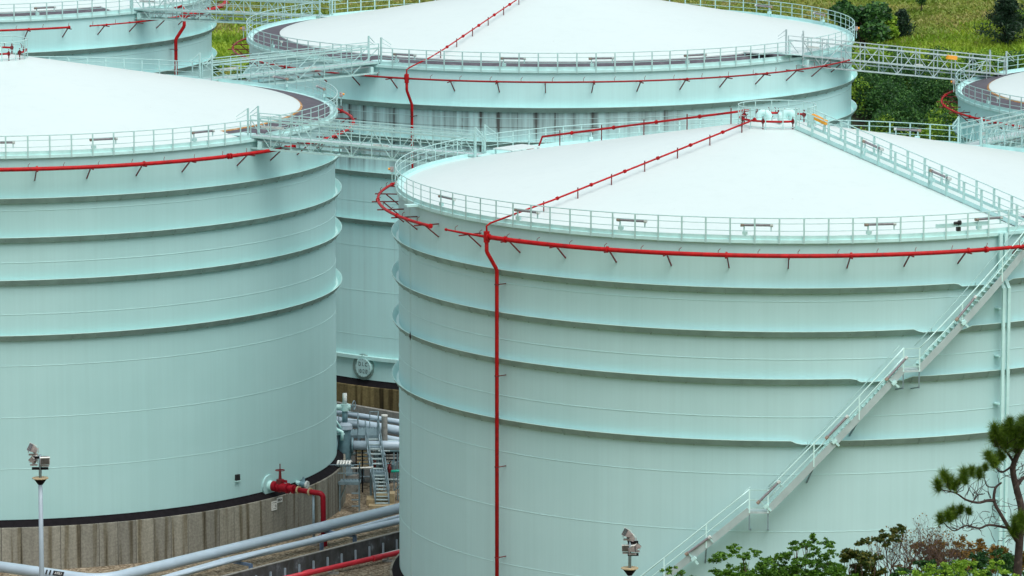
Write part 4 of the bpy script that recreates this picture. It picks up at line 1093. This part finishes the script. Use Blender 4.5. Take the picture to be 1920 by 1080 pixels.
# ------------------------------------------------------------------ floodlight poles
def flood(par, c, rz, tilt, s_=.5):
    M_ = Matrix.Rotation(rz,3,'Z') @ Matrix.Rotation(tilt,3,'X')
    f = empty('floodlight'); f.parent = par; f.location = c
    b = MB(); hw_, hh, dp = s_*.5, s_*.36, s_*.34
    vs = [M_ @ Vector(q) for q in ((-hw_,-dp,-hh),(hw_,-dp,-hh),(hw_,-dp,hh),(-hw_,-dp,hh),(-hw_*.8,dp*.7,-hh*.55),(hw_*.8,dp*.7,-hh*.55),(hw_*.8,dp*.7,hh*.55),(-hw_*.8,dp*.7,hh*.55))]
    b.add(vs, [(4,5,6,7),(0,1,5,4),(1,2,6,5),(2,3,7,6),(3,0,4,7),(0,3,2,1)])
    for k in range(4):
        x = (-.6+.4*k)*hw_; b.bar(M_ @ Vector((x,dp*.65,-hh*.5)), M_ @ Vector((x,dp*1.0,-hh*.45)), .02, hh*1.0)
    b.build('housing', M['lampgrey'], f)
    MB().box(M_ @ Vector((0,-dp-.012,0)), (hw_*1.75, .015, hh*1.7), M_).build('glass', M['lampglass'], f)
    MB().box(M_ @ Vector((0,-dp*.6,hh+.012)), (hw_*2.1, dp*1.4, .02), M_).build('visor', M['white'], f)
    MB().box((0,.02,-hh-.10),(hw_*1.7,.16,.07)).box((-hw_*.9,0,-hh*.4),(.03,.08,hh*1.2)).box((hw_*.9,0,-hh*.4),(.03,.08,hh*1.2)).build('mounting_yoke', M['lampgrey'], f)
    return f
def pole(px, y_top, y_dish, Y, label, lamps, arms):
    c = at_y(px, y_top, Y); gz = hz(c.x, Y)
    t = empty('floodlight_pole', (c.x, Y, gz)); tag(t, label, 'floodlight pole', 'floodlight poles in front of the tanks')
    H_ = c.z-gz; zd = at_y(px, y_dish, Y).z-gz
    MB().tube([(0,0,-.3),(0,0,zd*.55),(0,0,zd)], [.15,.125,.105], 14).build('pole', M['pole'], t, smooth=True)
    MB().tube([(0,0,zd),(0,0,H_+.1)], .075, 10).build('upper_pole', M['galv'], t, smooth=True)
    MB().tube([(0,0,zd-.32),(0,0,zd)], [.12,.36], 14).build('dish', M['dark'], t, smooth=40); MB().tube([(0,0,zd),(0,0,zd+.04)], .42, 14).build('dish_rim', M['wood'], t, smooth=40)
    for (z, l0, l1) in arms: MB().box(((l0+l1)/2,0,H_+z),(l1-l0,.14,.12)).build('cross_arm', M['dark'], t)
    for (x, y, z, rz, tl, s2) in lamps: flood(t, (x,y,H_+z), rz, tl, s2)
    return t
pole(75, 856, 897, 255, 'pole with three weathered floodlights in front of the left concrete ring',
     [(-.33,-.1,.42,rad(-65),rad(-28),.56), (-.33,.1,-.20,rad(-115),rad(-45),.43), (.26,-.15,-.18,rad(8),rad(4),.49)], [(-.05,-.4,.45),(-.62,-.42,.42)])
pole(1181, 1012, 1066, 238, 'pole with a cluster of tilted floodlights in front of the nearest tank wall',
     [(-.1,-.05,.30,rad(-70),rad(-30),.50), (.1,.1,.05,rad(-80),rad(-42),.46), (.12,-.1,-.42,rad(75),rad(-10),.44), (-.18,.1,-.42,rad(0),rad(0),.40), (.3,.15,-.35,rad(110),rad(-45),.42)], [(-.12,-.1,.4),(-.72,-.1,.42)])

# ------------------------------------------------------------------ vegetation behind
def tufts(name, xr, yr, n, h, m, label, keep=None):
    x = rng.uniform(*xr, n); y = rng.uniform(*yr, n)
    if keep is not None:
        k = keep(x, y); x, y = x[k], y[k]
    n = len(x); z = np.array([hz(a, b) for a, b in zip(x, y)])
    hh = h*rng.uniform(.4, 1.2, n); w_ = .10+.06*rng.random(n); a = rng.uniform(0, PI, n)
    V = np.empty((n,3,3)); dx, dy = np.cos(a)*w_, np.sin(a)*w_
    V[:,0] = np.stack([x-dx, y-dy, z-.05], 1); V[:,1] = np.stack([x+dx, y+dy, z-.05], 1)
    V[:,2] = np.stack([x+rng.normal(0,.25,n), y+rng.normal(0,.25,n), z+hh], 1)
    o = quad_mesh(name, V.reshape(-1,3), np.arange(n*3).reshape(-1,3), m); return tag(o, label, 'grass', kind='stuff')
def patch(x, y):  # patchy cover
    return (y < 441+2.5*np.sin(x*.4)) | ((np.sin(x*.31+np.sin(y*.23)*2)+np.sin(y*.47+x*.17+1)+rng.normal(0,.5,len(x))) > .2)
tufts('meadow_grass', (-42, 62), (440, 505), 130000, .26, M['grassb'], 'straw and green meadow grass on the slope behind the tanks')
tufts('lush_grass', (-42, 62), (425, 452), 100000, .42, M['grassg'], 'bright green long grass in patches on the slope', keep=patch)

def bush(name, p, r, h, n, m, label, cat='bush', group=None, lobes=6, leaf=.42, kind=None, sprays=0):
    t = empty(name, p); tag(t, label, cat, group)
    P_ = []
    for i in range(lobes):
        c = np.array([random.uniform(-.55,.55)*r, random.uniform(-.55,.55)*r, h*random.uniform(.35,.78)])
        P_.append(blob(c, (r*.5, r*.5, h*.26), n//lobes))
    V, Fq = leaves(np.concatenate(P_), leaf); f = quad_mesh('foliage', V, Fq, m, t)
    b = MB()
    for i in range(4):
        e = Vector((random.uniform(-.4,.4)*r, random.uniform(-.4,.4)*r, h*.6)); b.tube([(0,0,-.3), e*.5+Vector((0,0,.1)), e], [.09,.06,.03], 6)
    b.build('stems', M['bark'], t); return t
# thicket on the embankment
def thicket():
    P1, P2 = [], []
    def mound(x, y, r, out, dens):
        z = hz(x, y)
        for q in range(13):
            a = random.uniform(0, 2*PI); k = random.random()**.5; zz_ = (1-k*k)**.5
            rr = r*random.uniform(.26, .42)
            out.append(blob((x+math.cos(a)*k*r*.8, y+math.sin(a)*k*r*.8, z+r*.25+zz_*r*random.uniform(.6,1.0)), (rr, rr, rr*.75), int(dens*rr*rr), .5))
        out.append(blob((x, y, z+r*.35), (r*.85, r*.85, r*.45), int(dens*r*r*.5), .6))
    for i in range(300):
        x = random.uniform(15, 45); y = random.uniform(380, 423); r = random.uniform(1.5, 2.9)
        mound(x, y, r, P2 if random.random() < .28 else P1, 200)
    for i in range(34):
        mound(random.uniform(-27, -14), random.uniform(400, 421), random.uniform(1.1, 2.0), P1, 210)
    for P_, m, nm, lb in ((P1,M['bush'],'dark_thicket','dark green shrub thicket covering the bank under the grey bridge'),(P2,M['bushy'],'bright_thicket','bright green shrub clumps among the dark thicket')):
        V, Fq = leaves(np.concatenate(P_), .21, .35, .5); tag(quad_mesh(nm, V, Fq, m), lb, 'shrubs', kind='stuff')
thicket()
def ground_at(px, py, y0=400, y1=700):
    d = ray(px, py); y = y0
    while y < y1:
        q = ORG+d*(y/d.y)
        if q.z <= hz(q.x, q.y): return q
        y += .5
    return q
def conifer(px, py, h, r, label, n=5000, group=None):
    p = ground_at(px, py); t = empty('conifer_tree', (p.x,p.y,p.z)); tag(t, label, 'tree', group)
    MB().tube([(0,0,-.5),(0,0,h*.5),(0,0,h*.97)], [.16,.09,.02], 8).build('trunk', M['bark'], t, smooth=True)
    P_ = []
    for i in range(60):
        k = random.random()**.8; a = random.uniform(0, 2*PI); L_ = r*(1-k)**.75*random.uniform(.6,1.15)+.12; z = h*(.06+.92*k)
        u = rng.random(n//60)[:,None]; q = np.concatenate([u*L_*math.cos(a), u*L_*math.sin(a), z+u*L_*.45], 1)
        P_.append(q+rng.normal(0, .13+.05*r*(1-k), q.shape))
    V, Fq = leaves(np.concatenate(P_), .40, .7, .25); quad_mesh('foliage', V, Fq, M['dkleaf'], t)
conifer(1886, 86, 4.5, 2.5, 'broad dark conifer at the top right above the bridge end', 7000)
conifer(1690, 72, 2.4, 1.1, 'small dark pointed conifer above the grey bridge', 3000)
p = ground_at(1727, 22); t = empty('sapling', p); tag(t, 'small sparse sapling standing in the meadow at the top edge', 'tree')
MB().tube([(0,0,-.3),(.05,0,.9),(0,0,1.7)], [.06,.05,.02], 6).build('trunk', M['bark'], t); V, Fq = leaves(blob((0,0,1.4),(.6,.6,.9),900,.2), .2); quad_mesh('foliage', V, Fq, M['bush'], t)
for px, py, r, h, m, lb in ((1620,88,2.9,3.8,'bush','round dark bush beside the far right end of the back middle railing'), (1656,78,1.5,2.2,'bushy','lighter green bush between the round dark bush and small conifer'),
                       (1590,62,1.8,2.9,'bush','dark bush half behind the back middle railing'), (1912,50,1.6,1.6,'bushy','bright low bush at the right picture edge beside the conifer')):
    bush('round_bush', ground_at(px, py), r, h, 3200, M[m], lb, group=None)

# ------------------------------------------------------------------ vegetation in front
YF = 112
def FP(px, py, dy=0): return at_y(px, py, YF+dy)
def pine():
    base = FP(1909, 1110); base.z = hz(base.x, YF)-.2
    t = empty('pine_tree', base); tag(t, 'crooked pine tree with needle tufts at the lower right corner', 'tree')
    O = Vector(base)
    def V3(px, py, dy=0): return FP(1700+px/3.6, 780+py/3.6, dy)-O
    def limb(name, pts, r0, r1, n=7):
        P_ = [V3(*p) for p in pts]; P2 = []
        for i in range(len(P_)-1):
            for k in range(4):
                u = k/4; a_ = P_[max(i-1,0)]; b_ = P_[i]; c_ = P_[i+1]; d_ = P_[min(i+2,len(P_)-1)]
                P2.append(.5*((2*b_)+(c_-a_)*u+(2*a_-5*b_+4*c_-d_)*u*u+(3*b_-a_-3*c_+d_)*u**3))
        P2.append(P_[-1]); m_ = len(P2)
        MB().tube(P2, [r0+(r1-r0)*i/(m_-1) for i in range(m_)], n).build(name, M['bark'], t, smooth=True); return P2
    limb('trunk', [(745,1400),(748,1080),(760,870),(777,650),(742,490),(716,360),(745,270),(800,170),(840,60)], .105, .045, 10)
    limb('branch', [(757,860,0),(700,775,-.2),(645,680,-.3),(592,580,-.3),(598,490,-.2),(640,450,-.1)], .055, .022)
    limb('branch', [(590,570,-.3),(540,572,-.4),(480,585,-.5),(400,565,-.5),(330,520,-.5),(240,500,-.5)], .04, .012)
    limb('branch', [(700,760,-.1),(560,735,-.3),(490,758,-.4),(400,740,-.4),(320,775,-.4),(255,725,-.4)], .032, .01)
    limb('branch', [(742,480,0),(785,420,.2),(860,380,.3)], .05, .03)
    limb('branch', [(716,300,0),(680,250,.1),(640,210,.2),(610,150,.2)], .035, .012)
    limb('branch', [(720,330,0),(640,380,-.2),(590,330,-.3),(575,300,-.3)], .028, .01)
    limb('branch', [(600,480,-.2),(540,470,-.3),(520,380,-.3)], .018, .008)
    tw = MB(); 
    clusters = [(215,480,1.3),(262,420,1.2),(292,465,1.3),(320,480,.9),(385,405,1.2),(392,440,.9),(440,385,1.0),(490,398,1.1),(530,355,.7),(350,450,.6),
                (232,705,1.1),(285,690,1.2),(318,670,1.3),(360,640,.9),(424,650,.7),(560,285,1.2),(600,310,1.1),(642,275,1.1),(590,330,.9),
                (600,105,1.2),(640,130,1.4),(585,150,1.1),(690,110,1.4),(720,165,1.5),(757,85,1.4),(790,60,1.3),(675,200,1.3),(735,225,1.4),(775,180,1.5),(610,185,1.1),(700,60,1.1),(650,170,1.2),
                (735,720,1.1),(722,785,1.2),(775,700,1.2),(750,750,1.1),(790,740,1.0),(790,110,1.4),(830,140,1.5),(820,60,1.4),(730,120,1.3)]
    roots = {0:[(330,520),(300,512),(400,562),(450,578)],1:[(400,745),(340,765),(470,752)],2:[(640,380),(600,340)],3:[(680,250),(640,210),(716,300)],4:[(757,820),(750,860)]}
    Vs, n0 = [], 0
    for (x, y, s_) in clusters:
        dy = random.uniform(-.5,.3); c = V3(x, y, dy-.3)
        g_ = 0 if 330 < y < 520 and x < 560 else 1 if y > 600 and x < 500 else 2 if 240 < y < 360 and x < 670 else 4 if y > 650 else 3
        rt = min(roots[g_], key=lambda q: (q[0]-x)**2+(q[1]-y)**2 - random.random()*600)
        r_ = V3(*rt, -.4); mid = (r_+c)/2+Vector((random.uniform(-.06,.06), random.uniform(-.1,.1), -.06))
        tw.tube([r_, mid, c+Vector((0,0,.02))], [.011,.008,.005], 5)
        # needles: fan from a short upright shoot
        m_ = 650; sh = rng.uniform(0,1,m_)[:,None]; ax = np.array([random.uniform(-.5,.4), random.uniform(-.3,.3), 1.0])
        bpos = np.array(c)+ (sh-.45)*ax*.17*s_
        d = rng.normal(size=(m_,3)); d /= np.linalg.norm(d,axis=1)[:,None]; d = d*.85+ax*.5; d /= np.linalg.norm(d,axis=1)[:,None]
        L_ = (.20*s_*rng.uniform(.6,1.1,m_))[:,None]; e = np.cross(d, rng.normal(size=(m_,3))); e /= np.linalg.norm(e,axis=1)[:,None]
        T_ = np.empty((m_,3,3)); T_[:,0] = bpos-e*.005; T_[:,1] = bpos+e*.005; T_[:,2] = bpos+d*L_; Vs.append(T_.reshape(-1,3))
    V = np.concatenate(Vs); o = quad_mesh('needles', V, np.arange(len(V)).reshape(-1,3), M['needle'], t); o['kind'] = 'stuff'
    # bare twigs
    for (x, y) in [(random.uniform(380,600), random.uniform(520,585)) for _ in range(16)] + [(random.uniform(560,770), random.uniform(560,860)) for _ in range(26)] + [(random.uniform(600,790), random.uniform(230,500)) for _ in range(22)] + [(random.uniform(380,640), random.uniform(735,765)) for _ in range(14)]:
        p = V3(x, y, random.uniform(-.5,.1)); pts = [p]; d = Vector((random.uniform(-.6,.6), random.uniform(-.3,.3), random.uniform(-.2,1)))
        for k in range(5): d = (d+Vector((random.uniform(-.6,.6),random.uniform(-.3,.3),random.uniform(-.4,.5)))); pts.append(pts[-1]+d.normalized()*random.uniform(.05,.13))
        tw.tube(pts, [.009-.0012*k for k in range(len(pts))], 4)
    tw = tw.build('twigs', M['bark'], t); tw['kind'] = 'stuff'
pine()

def shrub(name, clumps, m, label, leaf, dens, dy=0, cat='shrub', base_px=None, twig=True):
    """clumps: (px, py, r_px) in the photograph, standing at distance YF+dy"""
    bx = base_px or (sum(c[0] for c in clumps)/len(clumps)); b0 = FP(bx, 1120, dy); b0.z = hz(b0.x, YF+dy)-.1
    t = empty(name, b0); tag(t, label, cat); k = F/(YF+dy); P_ = []; st = MB()
    for (px, py, rp) in clumps:
        r = rp/k; yj = random.uniform(-.5,.5); c = FP(px, py, dy)-b0; c.y += yj
        nl = int(dens*rp*rp/100*4.2)
        for q in range(7):
            a = random.uniform(0, 2*PI); kk = random.uniform(.2, 1.35)*r
            c2 = c+Vector((math.cos(a)*kk*1.35, random.uniform(-1,1)*r, math.sin(a)*kk*.8))
            P_.append(blob(tuple(c2), (r*random.uniform(.45,.9), r*.7, r*random.uniform(.22,.5)), nl//3, .0))
        if twig and random.random() < .45:
            mid = Vector((c.x*.85+random.uniform(-.1,.1), c.y*.6, c.z*.55)); st.tube([(c.x*.15,c.y*.1,0), mid, c], [.02,.010,.004], 5)
            for q in range(3):
                e = c+Vector((random.uniform(-r,r), random.uniform(-r,r), random.uniform(-r,r)*.8)); st.tube([mid*.3+c*.7, e], [.009,.004], 4)
    V, Fq = leaves(np.concatenate(P_), leaf, .15, .5); quad_mesh('foliage', V, Fq, m, t)
    if twig: st.build('stems', M['twig'], t)
    return t
# bright broadleaf shrub, layered sprays
cl = [(x, 1086+random.uniform(-6,4), 14) for x in range(1355, 1590, 13)] + [(x, 1070+random.uniform(-6,5), 12) for x in range(1420, 1580, 15)] + [(1345,1044,10),(1362,1040,12),(1382,1038,11),(1398,1050,9),(1405,1034,8),(1418,1040,7),(1350,1068,10),(1370,1078,14),(1400,1070,12),(1430,1052,12),(1445,1064,14),
      (1462,1046,11),(1472,1036,8),(1478,1060,13),(1500,1052,14),(1495,1028,9),(1490,1022,7),(1510,1018,8),(1528,1010,9),(1540,1020,9),(1552,1022,8),(1558,1018,6),(1530,1034,10),(1520,1048,13),
      (1545,1052,12),(1560,1040,7),(1562,1064,13),(1535,1072,16),(1500,1078,18),(1460,1080,18),(1425,1080,16),(1515,1026,8),(1572,1074,10),(1434,1040,6),(1390,1080,14)]
shrub('broadleaf_shrub', cl, M['broad'], 'bright green broadleaf shrub in layered sprays at the bottom edge below the stairs', .075, 26, 0)
shrub('broadleaf_shrub', [(1255,1078,9),(1275,1074,8),(1292,1080,10),(1305,1084,9),(1262,1088,12)], M['broad'], 'small green shrub tip at the bottom edge at the stair foot', .07, 30, 1)
shrub('creeper_shrub', [(1590,1040,12),(1600,1028,12),(1612,1035,14),(1622,1018,11),(1628,1046,13),(1640,1040,8),(1612,1058,10),(1618,1072,12),(1600,1080,14),(1585,1052,8),(1640,1066,8),(1655,1078,14),(1635,1084,14)],
      M['olive'], 'dark olive creeper covered shrub between the bright shrub and bare twigs', .085, 34, 1.5)
shrub('creeper_shrub', [(1648,1006,9),(1660,1000,10),(1672,1008,11),(1682,994,9),(1690,990,8),(1664,1014,8)], M['olive'], 'small dark leafy top hanging over the bare twiggy shrub', .08, 34, 2, base_px=1668)
shrub('ochre_shrub', [(1725,1035,14),(1745,1030,14),(1768,1032,16),(1795,1030,18),(1820,1026,16),(1845,1032,16),(1868,1030,14),(1888,1040,16),(1740,1052,18),(1775,1052,20),(1810,1050,20),(1850,1054,20),(1890,1062,20),(1915,1050,18),(1705,1060,14)],
      M['ochre'], 'dry ochre and brown shrub mass behind the pine trunk', .075, 22, 3)
shrub('dark_shrub', [(1840,1044,15),(1860,1050,16),(1880,1040,14),(1870,1068,20),(1835,1070,18),(1800,1072,18),(1765,1070,16),(1730,1066,14),(1690,1074,16),(1905,1078,20)], M['bush'], 'dark green shrub in front of the dry ochre mass', .08, 24, 1)
shrub('bright_shrub', [(1735,1078,16),(1760,1080,16),(1790,1068,14),(1805,1060,12),(1812,1076,18),(1850,1076,14),(1870,1070,12),(1885,1078,12),(1718,1084,14)], M['bushy'], 'yellow green young shrub at the bottom edge left of the pine trunk', .07, 26, -1)
# bare twiggy shrub
def bare():
    b0 = FP(1725, 1120, 2.5); b0.z = hz(b0.x, YF+2.5); t = empty('bare_shrub', b0); tag(t, 'leafless brown twiggy shrub between the green shrubs and the pine', 'shrub')
    b = MB(); leafp = []
    def grow(p, d, r, L_, lev):
        pts = [p]; 
        for k in range(4): 
            d = (d+Vector((random.gauss(0,.16),random.gauss(0,.12),random.gauss(0,.10)+.03))).normalized(); pts.append(pts[-1]+d*L_/4)
        b.tube(pts, [r*(1-.14*k) for k in range(5)], 4 if lev > 1 else 5, cap=False)
        if lev > 3: leafp.append(pts[-1]) if random.random() < .30 else None
        if lev < 5:
            for k in range(2 if lev else 3):
                grow(pts[random.choice((2,3,4))], (d+Vector((random.gauss(0,.5),random.gauss(0,.3),random.uniform(-.1,.4)))).normalized(), r*.58, L_*.72, lev+1)
    for i in range(30):
        px = random.uniform(1650,1815); p = FP(px, 1105, 2.5+random.uniform(-.6,.6))-b0
        top = 975+abs(px-1725)*.45; L_ = (1105-top)/F*(YF)*.42
        grow(p, Vector((random.gauss(0,.25),random.gauss(0,.15),1)).normalized(), .022, L_, 0)
    b.build('twigs', M['twig'], t)
    V, Fq = leaves(np.array([tuple(p) for p in leafp]), .06); quad_mesh('dry_leaves', V, Fq, M['ochre'], t)
bare()
